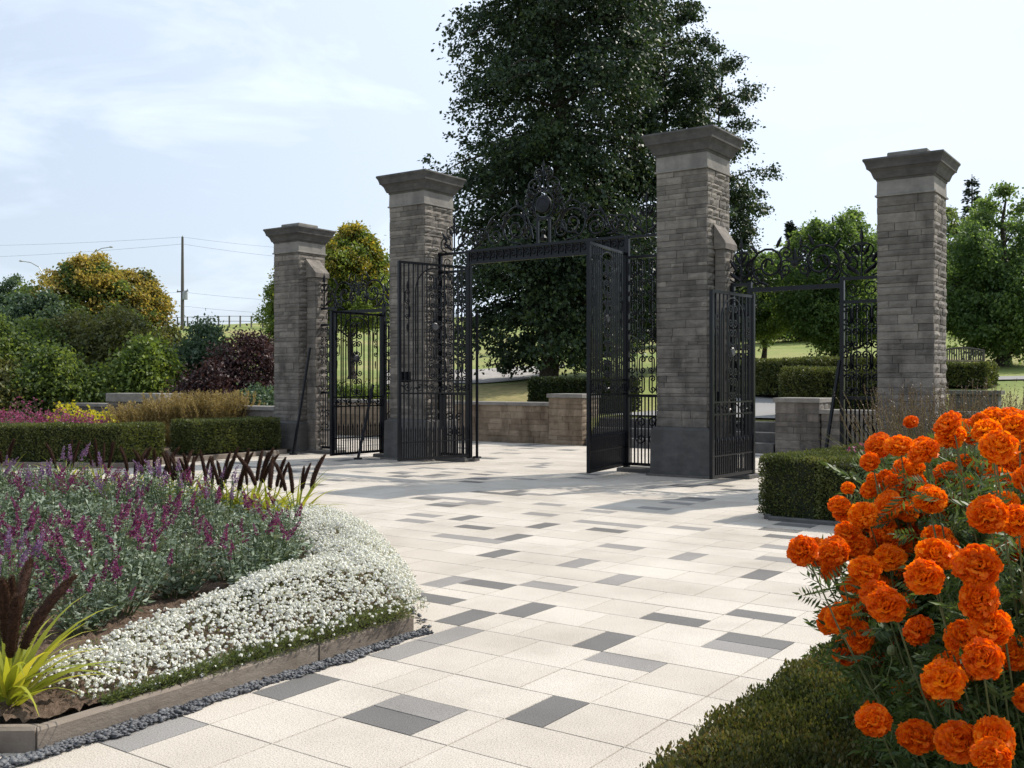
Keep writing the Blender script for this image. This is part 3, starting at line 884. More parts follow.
    top.build('crown_finial', M['iron'], t)
overthrow_main(-12.05, -8.60)

def overthrow_side(u0, u1, label, flip):
    w = u1-u0; hw = w/2
    t = empty('side_overthrow', ((u0+u1)/2, GV, 3.03), 0, label, 'overthrow', 'scrolled overthrows above the side gates')
    MB().box(-hw,hw,-0.03,0.03,0,0.07).build('beam', M['iron'], t)
    zt = 0.075
    for s in (-1,1):
        sc = MB()
        for (cx, cz, r0, r1, a0, tn, rr) in [(0.42,0.36,0.33,0.05,-1.5,1.7,0.017),(0.16,0.27,0.15,0.02,2.4,-1.5,0.013),(0.60,0.16,0.15,0.03,2.0,-1.4,0.013),(0.14,0.52,0.12,0.02,-0.6,1.4,0.012)]:
            p = spiral(s*cx, zt+cz, r0, r1, a0 if s > 0 else math.pi-a0, tn*s)
            sc.tube(P3(p), rr*1.2, 5); ball(sc, p[-1][0], p[-1][1], 0.032)
        for (x, z, a_, L_, w_) in [(0.3,0.62,2.0,0.2,0.09),(0.62,0.55,0.9,0.2,0.08),(0.5,0.3,1.9,0.16,0.07),(0.2,0.1,1.4,0.2,0.08),(0.1,0.6,1.6,0.16,0.07)]:
            leaf_blob(sc, s*x, zt+z, a_ if s > 0 else math.pi-a_, L_, w_)
        sc.build('scrollwork', M['iron'], t)
    c = MB(); leaf_blob(c, 0, zt+0.3, math.pi/2, 0.3, 0.12); c.box(-0.14,0.14,-0.012,0.012,zt+0.42,zt+0.45)
    c.lathe([(0.001,0.03),(0.06,0.02),(0.07,0),(0.001,-0.01)], 10, (0,0,zt+0.36), 'y')
    c.build('centre_leaf', M['iron'], t)
overthrow_side(-15.74, -14.36, 'scrolled black iron overthrow above the small left gate', 1)
overthrow_side(-6.26, -4.82, 'scrolled black iron overthrow spanning the right side opening', -1)

def stay(label, top, foot, name='gate_stay'):
    b = Vector(foot); tpt = Vector(top)-b
    t = empty(name, foot, 0, label, 'stay', 'iron stays propping the gates')
    MB().tube([(0,0,0.02),tuple(tpt*0.5),tuple(tpt)], 0.03, 6).build('rod', M['iron'], t)
    MB().bbox(-0.07,0.07,-0.05,0.05,0.0,0.035,0.008).build('foot', M['iron'], t)
stay('slanting iron stay leaning beside the far left pillar', (-16.05,15.2,2.3), (-16.25,14.9,0.0))
stay('slanting iron stay leaning beside the last right pillar', (-4.75,15.4,1.9), (-4.95,15.1,0.0))
stay('upright iron stay at the hinge of the left main gate leaf', (-11.93,15.72,2.95), (-11.93,15.72,0.07))
stay('slanting iron stay behind the small left gate, near the second pillar', (-14.3,15.3,1.5), (-14.2,14.75,0.0))

# ------------------------------------------------------------------ hedges
M['box_leaf'] = leaf_mat('box_leaf', [(0.034,0.050,0.016),(0.085,0.105,0.030),(0.16,0.165,0.052)], trans=0.25, rough=0.45, nscale=2.0)
M['box_leaf_tip'] = leaf_mat('bronzed_box_leaf', [(0.024,0.036,0.012),(0.058,0.072,0.021),(0.115,0.115,0.036),(0.18,0.115,0.045)], trans=0.25, rough=0.5, nscale=2.2)
M['dark_leaf'] = leaf_mat('dark_hedge_leaf', [(0.012,0.022,0.009),(0.03,0.045,0.015),(0.055,0.07,0.022)], trans=0.2, rough=0.5, nscale=1.0)

def hedge_mesh(path, w, h, leaf, dens, rad=0.06, lump=0.02, closed=False, upright=0.5, z0=0.02, capends=True):
    """leaf quads over the outside of a clipped hedge that follows a polyline; path in local coords"""
    pts = [np.array(p, float) for p in path]
    V = []
    segs = list(zip(pts[:-1], pts[1:]))
    allP, allN = [], []
    core = MB()
    for si, (a, b) in enumerate(segs):
        t = (b-a); L = np.linalg.norm(t); t = t/L; nrm = np.array([-t[1], t[0]])
        def ext(o_):
            t2 = o_[1]-o_[0]; t2 = t2/np.linalg.norm(t2); cs_ = float(np.clip(t@t2, -0.5, 1)); return w/2*math.sqrt(max(0,(1-cs_)/(1+cs_)))
        e0 = ext(segs[si-1]) if si > 0 else 0.0; e1 = ext(segs[si+1]) if si < len(segs)-1 else 0.0
        a = a - t*e0; L = L+e0+e1; b = a + t*L
        # core
        ca, cb = a + t*rad, b - t*rad
        q = w/2-rad
        c = [ca+nrm*q, ca-nrm*q, cb-nrm*q, cb+nrm*q]
        hz = h-rad*0.9-0.003*si
        core.add([(p[0],p[1],z0-0.02) for p in c]+[(p[0],p[1],hz) for p in c], [(4,5,6,7),(0,1,5,4),(1,2,6,5),(2,3,7,6),(3,0,4,7)])
        def put(n, s_, t_, z_, N_):
            P = a[None,:] + t[None,:]*t_[:,None] + nrm[None,:]*s_[:,None]
            allP.append(np.column_stack([P, z_])); allN.append(np.broadcast_to(np.array(N_, float), (n,3)).copy())
        nt_ = int(L*w*dens)
        put(nt_, rng.uniform(-w/2, w/2, nt_), rng.uniform(0, L, nt_), np.full(nt_, h), (0,0,1))
        for sg in (-1, 1):
            ns = int(L*h*dens)
            put(ns, np.full(ns, sg*w/2), rng.uniform(0, L, ns), rng.uniform(z0, h, ns), (nrm[0]*sg, nrm[1]*sg, 0))
        ends = ([0.0] if si == 0 else []) + ([L] if si == len(segs)-1 else [])
        for e in ends:
            ne = int(w*h*dens); sg = -1 if e == 0 else 1
            put(ne, rng.uniform(-w/2, w/2, ne), np.full(ne, e), rng.uniform(z0, h, ne), (t[0]*sg, t[1]*sg, 0))
    P = np.concatenate(allP); Nn = np.concatenate(allN)
    # round the shoulders and make the clipped face uneven
    wob = np.sin(P[:,0]*7.1+P[:,1]*3.3)*np.sin(P[:,1]*6.3+P[:,2]*8)*0.5 + np.sin(P[:,0]*17+P[:,2]*13+1)*np.sin(P[:,1]*19)*0.5
    slow = np.sin(P[:,0]*2.3+1.1)*np.sin(P[:,1]*1.9+P[:,2]*2.5+0.4)
    d = rng.uniform(-rad*0.95, lump*0.4, len(P)) + wob*lump + slow*lump*0.9
    near_top = np.clip((P[:,2]-(h-rad*1.6))/(rad*1.6), 0, 1)
    side = Nn[:,2] < 0.5
    d = d - np.where(side, near_top**2*rad*0.6, 0)
    P = P + Nn*d[:,None]
    D = Nn*0.75 + rdirs(len(P))*0.75; D[:,2] += upright
    L_ = leaf*rng.uniform(0.65, 1.3, len(P))
    return leaf_verts(P, D, L_, L_*0.6, 0.12), core
def hedge(path, w, h, leaf, dens, label, mat='box_leaf', z=None, group='clipped hedges', **k):
    o = path[0]
    z = T(*o) + 0.02 if z is None else z
    t = empty('clipped_hedge', (o[0], o[1], z), 0, label, 'hedge', group)
    V, core = hedge_mesh([(p[0]-o[0], p[1]-o[1]) for p in path], w, h, leaf, dens, **k)
    link_mesh('leaves', np_mesh('leaves', V), M[mat], t)
    core.build('branches', M['hedge_core'], t)
    return t
hedge([(-21.5,8.15),(-16.76,11.0),(-16.95,11.85)], 0.75, 0.66, 0.045, 3200, 'long clipped box hedge in front of the pink and yellow flowers at left', z=0.1)
hedge([(-17.08,12.72),(-17.1,14.95)], 0.8, 0.66, 0.045, 3200, 'clipped box hedge ending at the far left pillar, partly in its shadow', z=0.1)
hedge([(-3.62,14.35),(-3.97,11.5),(-1.2,11.42),(1.6,11.4)], 0.72, 0.69, 0.03, 6500, 'clipped box hedge right of the paving, behind the orange flowers', z=0.02)
hedge([(-1.0,0.9),(-1.0,4.3),(-0.3,5.0),(1.2,5.6)], 0.66, 0.50, 0.015, 42000, 'low bronzed box hedge in the foreground below the orange flowers', 'box_leaf_tip', z=0.02, rad=0.07, lump=0.03, upright=0.7)
hedge([(-15.6,23.4),(-12.6,23.2)], 0.9, 0.86, 0.07, 1500, 'dark clipped hedge on the terrace under the big dark tree', 'dark_leaf')
hedge([(-8.35,23.6),(-7.3,23.25),(-6.2,23.2),(-5.4,23.4)], 1.1, 1.08, 0.06, 1900, 'nearer curved clipped hedge behind the right side opening', rad=0.1, lump=0.04)
hedge([(-12.2,29.5),(-10.6,28.6),(-8.0,28.2),(-6.4,28.4)], 1.0, 1.02, 0.07, 1500, 'farther long clipped hedge beyond the right side opening', rad=0.1, lump=0.04)
hedge([(-7.8,32.6),(-5.5,32.3)], 1.0, 0.68, 0.07, 1500, 'clipped hedge right of the last pillar, in front of the bench', rad=0.1, lump=0.04)

# kerbs of the beds
def kerb(path, w, h, seg=0.75, closed=False, mat='kerbstone', z0=0.0):
    mb = MB()
    pts = [np.array(p, float) for p in path]
    for a, b in zip(pts[:-1], pts[1:]):
        t = b-a; L = np.linalg.norm(t); t /= L; n = np.array([-t[1], t[0]])
        k = max(1, round(L/seg))
        cuts = [0]+sorted((i+R.uniform(-.12,.12))/k*L for i in range(1,k))+[L]
        for i in range(k):
            l0, l1 = cuts[i]+0.003, cuts[i+1]-0.003
            hh = h+R.uniform(-.008,.008); off = R.uniform(-.006,.006); ch = 0.012
            tl = R.uniform(-.006,.006)
            q = [a+t*l0+n*(off+tl), a+t*l1+n*(off-tl), a+t*l1+n*(w+off-tl), a+t*l0+n*(w+off+tl)]
            qi = [a+t*(l0+ch*.5)+n*(ch+off), a+t*(l1-ch*.5)+n*(ch+off), a+t*(l1-ch*.5)+n*(w-ch+off), a+t*(l0+ch*.5)+n*(w-ch+off)]
            vs = [(p[0],p[1],z0-0.02) for p in q]+[(p[0],p[1],z0+hh-ch) for p in q]+[(p[0],p[1],z0+hh) for p in qi]
            mb.add(vs, [(8,9,10,11)]+[(i_,(i_+1)%4,4+(i_+1)%4,4+i_) for i_ in range(4)]+[(4+i_,4+(i_+1)%4,8+(i_+1)%4,8+i_) for i_ in range(4)])
    return tag(mb.build('kerb', M[mat]), kind='structure')
kerb([(-4.75,1.9),(-4.16,2.35),(-4.19,4.86),(-7.55,7.62),(-15.5,7.75)], 0.06, 0.10)
kerb([(-22.3,7.25),(-16.25,10.78),(-16.42,12.3),(-16.55,15.0)], 0.09, 0.10)
kerb([(1.9,11.02),(-4.22,11.12),(-4.08,14.2)], 0.08, 0.05, mat='plinth')
def soil(name, poly, z, n=1):
    mb = MB(); mb.add([(p[0],p[1],z) for p in poly], [tuple(range(len(poly)))])
    return tag(mb.build(name, M['soil']), kind='structure')
# the near left bed: bumpy soil sheet
def inpoly(P, poly):
    poly = np.array(poly); x, y = P[:,0], P[:,1]; ins = np.zeros(len(P), bool)
    j = len(poly)-1
    for i in range(len(poly)):
        xi, yi = poly[i]; xj, yj = poly[j]
        c = ((yi > y) != (yj > y)) & (x < (xj-xi)*(y-yi)/(yj-yi+1e-12)+xi)
        ins ^= c; j = i
    return ins
BED = [(-4.23,2.40),(-4.25,4.82),(-7.58,7.55),(-15.4,7.68),(-15.4,-1.0),(-8,-1.0),(-4.85,1.95)]
def bed_z(u, v):
    return 0.105 + 0.05*np.clip((-u-4.2)/1.2, 0, 1) + 0.012*np.sin(u*9+v*4)*np.sin(v*11-u*3)
def soil_sheet(name, poly, zf, step, noise):
    P = np.array(poly); x0, y0 = P.min(0); x1, y1 = P.max(0)
    xs = np.arange(x0, x1+step, step); ys = np.arange(y0, y1+step, step)
    gx, gy = np.meshgrid(xs, ys)
    Z = zf(gx, gy) + rng.normal(size=gx.shape)*noise
    V = np.column_stack([gx.ravel(), gy.ravel(), Z.ravel()])
    nx = len(xs); ny = len(ys)
    i = (np.arange(ny-1)[:,None]*nx + np.arange(nx-1)[None,:]).ravel()
    Fq = np.column_stack([i, i+1, i+nx+1, i+nx])
    c = V[Fq].mean(1)
    Fq = Fq[inpoly(c[:,:2], poly)]
    o = link_mesh(name, np_mesh(name, V, faces=Fq), M['soil'])
    return tag(o, kind='structure')
soil_sheet('garden_soil', BED, bed_z, 0.024, 0.009)
soil('garden_soil', [(-22.2,7.4),(-16.35,10.85),(-16.5,12.3),(-16.62,15.3),(-17.2,15.42),(-38,15.42),(-38,7.4)], 0.09)
soil('garden_soil', [(1.6,11.15),(-4.3,11.2),(-4.05,14.6),(-4.3,15.2),(1.6,15.3)], 0.05)
soil('garden_soil', [(-1.36,0.3),(-1.36,4.5),(-0.5,5.3),(2.4,6.2),(2.4,0.3)], 0.03)

# dark slate pebbles beside the kerb
def pebbles():
    n = 4200
    t = rng.uniform(0,1,n)
    a, b = np.array([-4.14,1.9]), np.array([-4.16,4.9])
    base = a[None]+(b-a)[None]*t[:,None]
    base[:,0] += 0.008+rng.uniform(0,1,n)**1.2*(0.085+0.02*np.sin(base[:,1]*5)+0.012*np.sin(base[:,1]*17))
    m2 = 260
    t2 = rng.uniform(0,1,m2); a2, b2 = np.array([-4.15,4.9]), np.array([-7.5,7.66])
    q = a2[None]+(b2-a2)[None]*t2[:,None]; q += np.array([0.63,0.77])[None]*rng.uniform(0.005,0.06,m2)[:,None]
    m3 = 200
    t3 = rng.uniform(0,1,m3); a3, b3 = np.array([-4.75,1.86]), np.array([-4.1,2.32])
    q3 = a3[None]+(b3-a3)[None]*t3[:,None]; q3 += np.array([0.58,-0.81])[None]*rng.uniform(0.01,0.09,m3)[:,None]
    base = np.concatenate([base, q, q3]); n = len(base)
    # low-poly stone
    oct_ = np.array([(1,0,0),(0,1,0),(-1,0,0),(0,-1,0),(0,0,1),(0,0,-1),(.75,.75,.3),(-.75,.75,-.1),(-.75,-.75,.3),(.75,-.75,-.1)],float)
    f = np.array([(4,0,6),(4,6,1),(4,1,2),(1,7,2),(4,2,8),(4,8,3),(4,3,0),(3,9,0),(5,6,0),(5,1,6),(5,7,1),(5,2,7),(5,8,2),(5,3,8),(5,9,3),(5,0,9)])
    V = np.broadcast_to(oct_, (n,10,3)) * (1+0.22*rng.normal(size=(n,10,1)))
    s = rng.uniform(0.005,0.016,n)[:,None,None]*np.stack([rng.uniform(.8,1.5,n),rng.uniform(.8,1.2,n),rng.uniform(.5,.8,n)],1)[:,None,:]
    V = V*s
    th = rng.uniform(0,6.28,n); c, s_ = np.cos(th)[:,None], np.sin(th)[:,None]
    X = V[:,:,0]*c-V[:,:,1]*s_; Y = V[:,:,0]*s_+V[:,:,1]*c
    V = np.stack([X+base[:,0:1], Y+base[:,1:2], V[:,:,2]+rng.uniform(0.002,0.02,n)[:,None]], 2)
    Fq = (np.arange(n)*10)[:,None,None]+f[None]
    o = link_mesh('slate_pebbles', np_mesh('slate_pebbles', V, faces=Fq.reshape(-1,3)), M['pebble'])
    tag(o, 'strip of dark slate pebbles between the kerb of the left bed and the paving', 'pebbles', kind='stuff')
pebbles()

# ------------------------------------------------------------------ white carpet of alyssum
M['petal_white'] = leaf_mat('white_petal', [(0.70,0.70,0.66),(0.82,0.82,0.80),(0.87,0.87,0.86)], trans=0.25, rough=0.7, tcol=0.8, spec=0.15)
M['alyssum_leaf'] = leaf_mat('alyssum_leaf', [(0.06,0.085,0.03),(0.12,0.15,0.055),(0.19,0.21,0.09)], trans=0.3, nscale=3)
ALY = [(-4.2,2.66),(-4.12,4.92),(-4.9,5.62),(-6.3,6.75),(-7.55,7.5),(-8.5,7.35),(-7.9,6.65),(-6.5,5.95),(-5.6,5.35),(-5.36,4.7),(-5.24,4.2),(-5.1,3.4),(-4.86,2.6)]
def poly_dist(P, poly):
    poly = np.array(poly); d = np.full(len(P), 9.0)
    for i in range(len(poly)):
        a, b = poly[i], poly[(i+1)%len(poly)]
        ab = b-a; t = np.clip(((P-a)@ab)/(ab@ab), 0, 1)
        d = np.minimum(d, np.linalg.norm(P-a-t[:,None]*ab, axis=1))
    return d
def alyssum():
    n = 115000
    P = np.column_stack([rng.uniform(-8.6,-4.0,n), rng.uniform(2.4,7.7,n)])
    P = P[inpoly(P, ALY)]
    d = poly_dist(P, ALY)
    lum = np.clip(0.5+0.55*np.sin(P[:,0]*5.3+P[:,1]*2.1)*np.sin(P[:,1]*4.7-P[:,0]*1.3)+0.35*np.sin(P[:,0]*17+P[:,1]*5)*np.sin(P[:,1]*15-P[:,0]*7),0,1)
    grow = np.clip((P[:,1]-2.5)/2.0, 0.35, 1)
    grow = grow*np.clip(1+(P[:,0]+6.6)*0.35, 0.5, 1)
    H = (0.05+0.23*np.sqrt(np.clip(d/0.40,0,1))*(0.72+0.28*lum))*grow
    keep = rng.uniform(0,1,len(P)) < np.clip(0.25+d/0.12,0,1)*(0.5+0.5*lum)*np.clip(grow*1.1,0.6,1)
    Pk, Hk, dk_ = P[keep], H[keep], d[keep]
    
    zz = bed_z(Pk[:,0], Pk[:,1]) + Hk + rng.normal(size=len(Pk))*0.016
    # a flower head: a dome of short blunt petals
    m = 9
    nh = len(Pk)
    C = np.column_stack([Pk, zz])
    dirs = rdirs(nh*m).reshape(nh,m,3); dirs[:,:,2] = np.abs(dirs[:,:,2])*0.8+0.05; dirs = unit(dirs)
    r = rng.uniform(0.0065,0.0130,nh)
    B = C[:,None,:] + dirs*(r*0.75)[:,None,None]
    tang = unit(np.cross(dirs, rdirs(nh*m).reshape(nh,m,3))); bit = np.cross(dirs, tang)
    w = (r*0.62)[:,None,None]
    Q = np.stack([B+tang*w, B+bit*w+dirs*w*.25, B-tang*w, B-bit*w+dirs*w*.25], axis=2)
    Q += rng.normal(size=Q.shape)*0.0008
    root = bpy.data.objects.new('white_alyssum', np_mesh('white_alyssum', Q.reshape(-1,3)))
    COL.objects.link(root); root.data.materials.append(M['petal_white']); root.data.materials.append(M['alyssum_leaf'])
    tag(root, 'carpet of tiny white flowers along the kerb of the left bed', 'flowers', kind='stuff')
    # leaves below
    k = 46000
    P2 = np.column_stack([rng.uniform(-8.6,-4.0,k), rng.uniform(2.4,7.7,k)]); P2 = P2[inpoly(P2, ALY)]
    d2 = poly_dist(P2, ALY); g2 = np.clip((P2[:,1]-2.5)/2.0,0.35,1)*np.clip(1+(P2[:,0]+6.6)*0.35, 0.5, 1)
    h2 = (0.05+0.20*np.sqrt(np.clip(d2/0.45,0,1))*0.85)*g2
    z2 = bed_z(P2[:,0],P2[:,1]) + h2*rng.uniform(0.15,0.97,len(P2))
    D = rdirs(len(P2)); D[:,2] = np.abs(D[:,2])+0.4
    ed = d2 < 0.05
    Vl = leaf_verts(np.column_stack([P2,z2]), D, rng.uniform(0.018,0.04,len(P2)), rng.uniform(0.005,0.009,len(P2)))
    # fringe against the kerb
    e = 7000
    t = rng.uniform(0,1,e); a, b = np.array([-4.2,2.7]), np.array([-4.18,4.85])
    Pe = a+(b-a)*t[:,None]; Pe[:,0] += rng.uniform(-0.12,0.025,e)*np.clip(t+0.35,0,1)
    ze = 0.1+rng.uniform(0,1,e)*0.10*np.clip(0.35+t,0,1)
    De = rdirs(e); De[:,2] = np.abs(De[:,2])*0.6+0.25; De[:,0] += 0.5
    Ve = leaf_verts(np.column_stack([Pe,ze]), De, rng.uniform(0.018,0.04,e), rng.uniform(0.004,0.008,e))
    lv = link_mesh('foliage', np_mesh('foliage', np.concatenate([Vl,Ve])), M['alyssum_leaf'], root)
alyssum()

# ------------------------------------------------------------------ silver plants with purple spikes
M['silver_leaf'] = leaf_mat('silver_leaf', [(0.09,0.13,0.08),(0.22,0.275,0.19),(0.44,0.48,0.41)], trans=0.2, rough=0.7, tcol=0.9, nscale=4, spec=0.2)
M['green_leaf'] = leaf_mat('salvia_leaf', [(0.04,0.07,0.025),(0.09,0.13,0.05),(0.16,0.20,0.09)], trans=0.3, nscale=4)
M['purple_petal'] = leaf_mat('purple_petal', [(0.10,0.014,0.07),(0.22,0.04,0.15),(0.36,0.11,0.27)], trans=0.3, rough=0.6, tcol=1.2, nscale=6)
M['mauve_petal'] = leaf_mat('mauve_petal', [(0.14,0.07,0.18),(0.24,0.13,0.29),(0.34,0.23,0.40)], trans=0.3, rough=0.6, tcol=1.1, nscale=6)
def spike_mesh(name, L, r, n, mat):
    t = rng.uniform(0,1,n)
    th = rng.uniform(0,6.28,n)
    rad = r*(1-0.75*t)
    P = np.column_stack([np.cos(th)*rad*0.25, np.sin(th)*rad*0.25, t*L])
    D = np.column_stack([np.cos(th), np.sin(th), rng.uniform(0.1,0.9,n)])
    V = leaf_verts(P, D, rad*rng.uniform(0.8,1.4,n)+0.004, rng.uniform(0.008,0.014,n), 0.3, 0.6)
    me = np_mesh(name, V); me.materials.append(M[mat]); return me
SPK = [spike_mesh('flower_spike', R.uniform(0.11,0.19), 0.02, 110, 'purple_petal') for _ in range(3)]
SPKM = [spike_mesh('flower_spike', R.uniform(0.13,0.2), 0.02, 90, 'mauve_petal') for _ in range(2)]
def bedding_proto(kind, h, rad, nst, nl, spikes, spk, mat, lw, label, cat, group):
    t = empty('bedding_plant' if kind == 0 else 'silver_plant', (0,0,0), 0, label, cat, group)
    st = MB(); LP, LD, LL_ = [], [], []
    tips = []
    for i in range(nst):
        a = R.uniform(0,6.283); rr = rad*math.sqrt(R.random())
        hh = h*(1-0.35*(rr/rad)**2)*R.uniform(0.8,1.08)
        p0 = np.array([0.25*rr*math.cos(a), 0.25*rr*math.sin(a), 0]); p2 = np.array([rr*math.cos(a), rr*math.sin(a), hh])
        p1 = (p0+p2)/2 + np.array([0.2*rr*math.cos(a),0.2*rr*math.sin(a),0.06*h])
        pts = [(1-s)**2*p0+2*s*(1-s)*p1+s*s*p2 for s in (0,.33,.66,1)]
        st.tube([tuple(p) for p in pts], [0.004,0.0035,0.003,0.002], 4)
        tips.append(p2)
        for j in range(nl):
            s = R.uniform(0.12,1.0)
            LP.append((1-s)**2*p0+2*s*(1-s)*p1+s*s*p2)
            b = R.uniform(0,6.283); LD.append((math.cos(b), math.sin(b), R.uniform(-0.25,0.9))); LL_.append(R.uniform(0.6,1.25)*(1.15-0.5*s))
    st.build('stems', M['green_leaf'], t)
    LL_ = np.array(LL_)*lw[0]
    V = leaf_verts(np.array(LP), np.array(LD), LL_, LL_*lw[1], 0.18)
    link_mesh('foliage', np_mesh('foliage', V), M[mat], t)
    for k in range(spikes):
        p = tips[k]
        o = bpy.data.objects.new('flower_spike', R.choice(spk)); COL.objects.link(o); o.parent = t
        o.location = (p[0], p[1], p[2]-0.03); o.rotation_euler = (R.uniform(-.6,.6), R.uniform(-.6,.6), R.uniform(0,6)); s = R.uniform(0.5,1.15); o.scale = (s,s,s)
    return t
protos = []
lab_a = 'silver leaved bedding plant topped with purple flower spikes in the left bed'
lab_b = 'pale silver leaved plant without flowers among the purple spikes in the left bed'
lab_c = 'taller green bedding plant with loose mauve flower spikes in the left bed'
for i in range(3): protos.append(bedding_proto(0, 0.50, 0.33, 30, 30, 11, SPK, 'silver_leaf', (0.06,0.32), lab_a, 'flowers', 'silver bedding plants with purple spikes'))
for i in range(2): protos.append(bedding_proto(1, 0.48, 0.36, 34, 30, 0, SPK, 'silver_leaf', (0.075,0.34), lab_b, 'plant', 'silver plants without flowers'))
for i in range(2): protos.append(bedding_proto(0, 0.62, 0.25, 16, 20, 8, SPKM, 'green_leaf', (0.05,0.3), lab_c, 'flowers', 'bedding plants with mauve spikes'))
used = set()
SAL = [(-5.1,2.4),(-5.28,4.75),(-6.3,5.7),(-8.2,6.35),(-12.9,6.5),(-12.9,1.0),(-8,0.6)]
def spread(poly, n, dmin):
    P = np.array(poly); lo, hi = P.min(0), P.max(0); res = []
    tries = 0
    while len(res) < n and tries < 20000:
        tries += 1
        q = np.array([R.uniform(lo[0],hi[0]), R.uniform(lo[1],hi[1])])
        if not inpoly(q[None], poly)[0]: continue
        if all(np.linalg.norm(q-r_) > dmin for r_ in res): res.append(q)
    return res
def place(proto_list, key, pos, z, rz, sc=1.0, tx=0.0, ty=0.0):
    p = R.choice(proto_list)
    if p.name not in used: used.add(p.name); o = p
    else: o = copy_tree(p)
    o.location = (pos[0], pos[1], z); o.rotation_euler = (tx,ty,rz); o.scale = (sc,)*3
    return o
for q in spread(SAL, 190, 0.34):
    px = 512+F*(q[0]*CY+q[1]*SY)/(-q[0]*SY+q[1]*CY)
    if px < -40 or px > 2000: continue
    back = q[1] > 5.6
    k = R.random()
    grp = protos[5:7] if (back and k < 0.28) or k < 0.08 else (protos[3:5] if k > 0.62 else protos[0:3])
    place(grp, None, q, float(bed_z(q[0], q[1]))-0.01, R.uniform(0,6.28), R.uniform(0.72,1.2)*(1.0 if q[0] < -6.6 else 0.97), R.uniform(-.16,.16), R.uniform(-.16,.16))
for p in protos:
    if p.name not in used: bpy.data.objects.remove(p)

# ------------------------------------------------------------------ ornamental millet with dark plumes
M['millet_leaf'] = leaf_mat('millet_leaf', [(0.16,0.20,0.02),(0.34,0.36,0.04),(0.50,0.44,0.06)], trans=0.4, rough=0.45, tcol=1.3, nscale=3)
M['millet_head'] = plain_mat('millet_head', (0.018,0.009,0.007), (0.055,0.026,0.018), 90, 0.85, 0.8, 0, 0.15, 0.006)
M['millet_hair'] = leaf_mat('millet_hair', [(0.03,0.014,0.010),(0.075,0.04,0.026)], trans=0.35, rough=0.7, tcol=1.3, nscale=8)
def head_mesh(L, r, bend):
    mb = MB(); n = 9
    pts = []; rs = []
    for i in range(n+1):
        t = i/n
        pts.append((bend*t*t*L, 0, t*L)); rs.append(r*(0.55+0.45*math.sin(math.pi*min(1,0.15+t*0.75)))*(1 if t < 0.85 else (1-t)/0.15*0.75+0.25))
    mb.tube(pts, rs, 9)
    me = bpy.data.meshes.new('seed_head'); me.from_pydata(mb.v, [], mb.f)
    me.polygons.foreach_set('use_smooth', [True]*len(me.polygons)); me.materials.append(M['millet_head'])
    k = 1500
    t = rng.uniform(0.02,1,k); th = rng.uniform(0,6.28,k); rr = np.interp(t, np.linspace(0,1,n+1), rs)
    P = np.column_stack([bend*t*t*L+np.cos(th)*rr*0.9, np.sin(th)*rr*0.9, t*L])
    D = np.column_stack([np.cos(th), np.sin(th), np.full(k,1.1)])+rdirs(k)*0.3
    hm = np_mesh('bristles', leaf_verts(P, D, r*rng.uniform(0.4,0.85,k), 0.0024, 0.1)); hm.materials.append(M['millet_hair'])
    return me, hm
HEADS = [head_mesh(R.uniform(0.25,0.34), R.uniform(0.016,0.021), b) for b in (0.05,0.18,0.3,0.12)]
def millet(pos, z, nh, h, label, nb=26, sp=0.5, hs=1.0, group=None, bl=1.0):
    t = empty('millet_plant', (pos[0],pos[1],z), 0, label, 'millet', group)
    n = nb
    a = rng.uniform(0,6.28,n); el = rng.uniform(0.5,1.35,n)
    D = np.column_stack([np.cos(a)*np.cos(el), np.sin(a)*np.cos(el), np.sin(el)])
    P = np.column_stack([np.cos(a)*0.04, np.sin(a)*0.04, rng.uniform(0,0.12,n)*h/0.4])
    V, Fq = blade_verts(P, D, bl*rng.uniform(0.26,0.46,n)*h/0.4, bl*rng.uniform(0.018,0.032,n)*(h/0.4)**0.4, rng.uniform(0.5,1.1,n), 6)
    link_mesh('foliage', np_mesh('foliage', V, faces=Fq), M['millet_leaf'], t)
    for i in range(nh):
        b = R.uniform(0,6.28); lean = R.uniform(0.02,0.25)*sp*2
        hh = h*R.uniform(0.75,1.05)
        ro = R.uniform(0.02,0.12) if group else 0.02
        top = (math.cos(b)*(hh*lean+ro), math.sin(b)*(hh*lean+ro), hh)
        MB().tube([(math.cos(b)*0.03,math.sin(b)*0.03,0),(top[0]*0.5,top[1]*0.5,hh*0.5),top], [0.007,0.006,0.005], 6).build('stalk', M['millet_leaf'], t)
        hm, br = R.choice(HEADS)
        o = bpy.data.objects.new('seed_head', hm); COL.objects.link(o); o.parent = t
        o.location = (top[0],top[1],hh-0.02); o.rotation_euler = (0, math.atan(lean)+R.uniform(0,0.3)*sp*2, b); s = hs*R.uniform(0.8,1.12); o.scale = (s,s,s)
        o2 = bpy.data.objects.new('bristles', br); COL.objects.link(o2); o2.parent = o
    return t
mil = [(70,12.9,3),(100,12.2,4),(132,11.7,4),(155,11.4,4),(178,11.2,4),(192,10.9,5),(212,10.6,5),(232,10.35,5),(250,10.3,4),(268,10.1,3),(296,9.95,4)]
for i, (px, d, nh) in enumerate(mil):
    u, v = ray(px, d)
    v = min(v, 7.2); 
    millet((u, v), float(bed_z(u,v)), nh+1, 0.42, 'dark plumed millet with yellow green leaves in the row behind the silver plants', 40, 0.3, 1.0, 'row of dark plumed millet', 1.25)
u, v = ray(4, 12.6)
millet((u, min(v,7.2)), 0.15, 3, 0.5, 'yellow leaved millet plant at the left edge above the silver plants', 30, 0.8, 0.9)
millet((-4.52,2.42), 0.11, 5, 0.36, 'near millet plant with thick dark plumes at the bottom left corner of the bed', 56, 0.62, 1.12, None, 1.45)

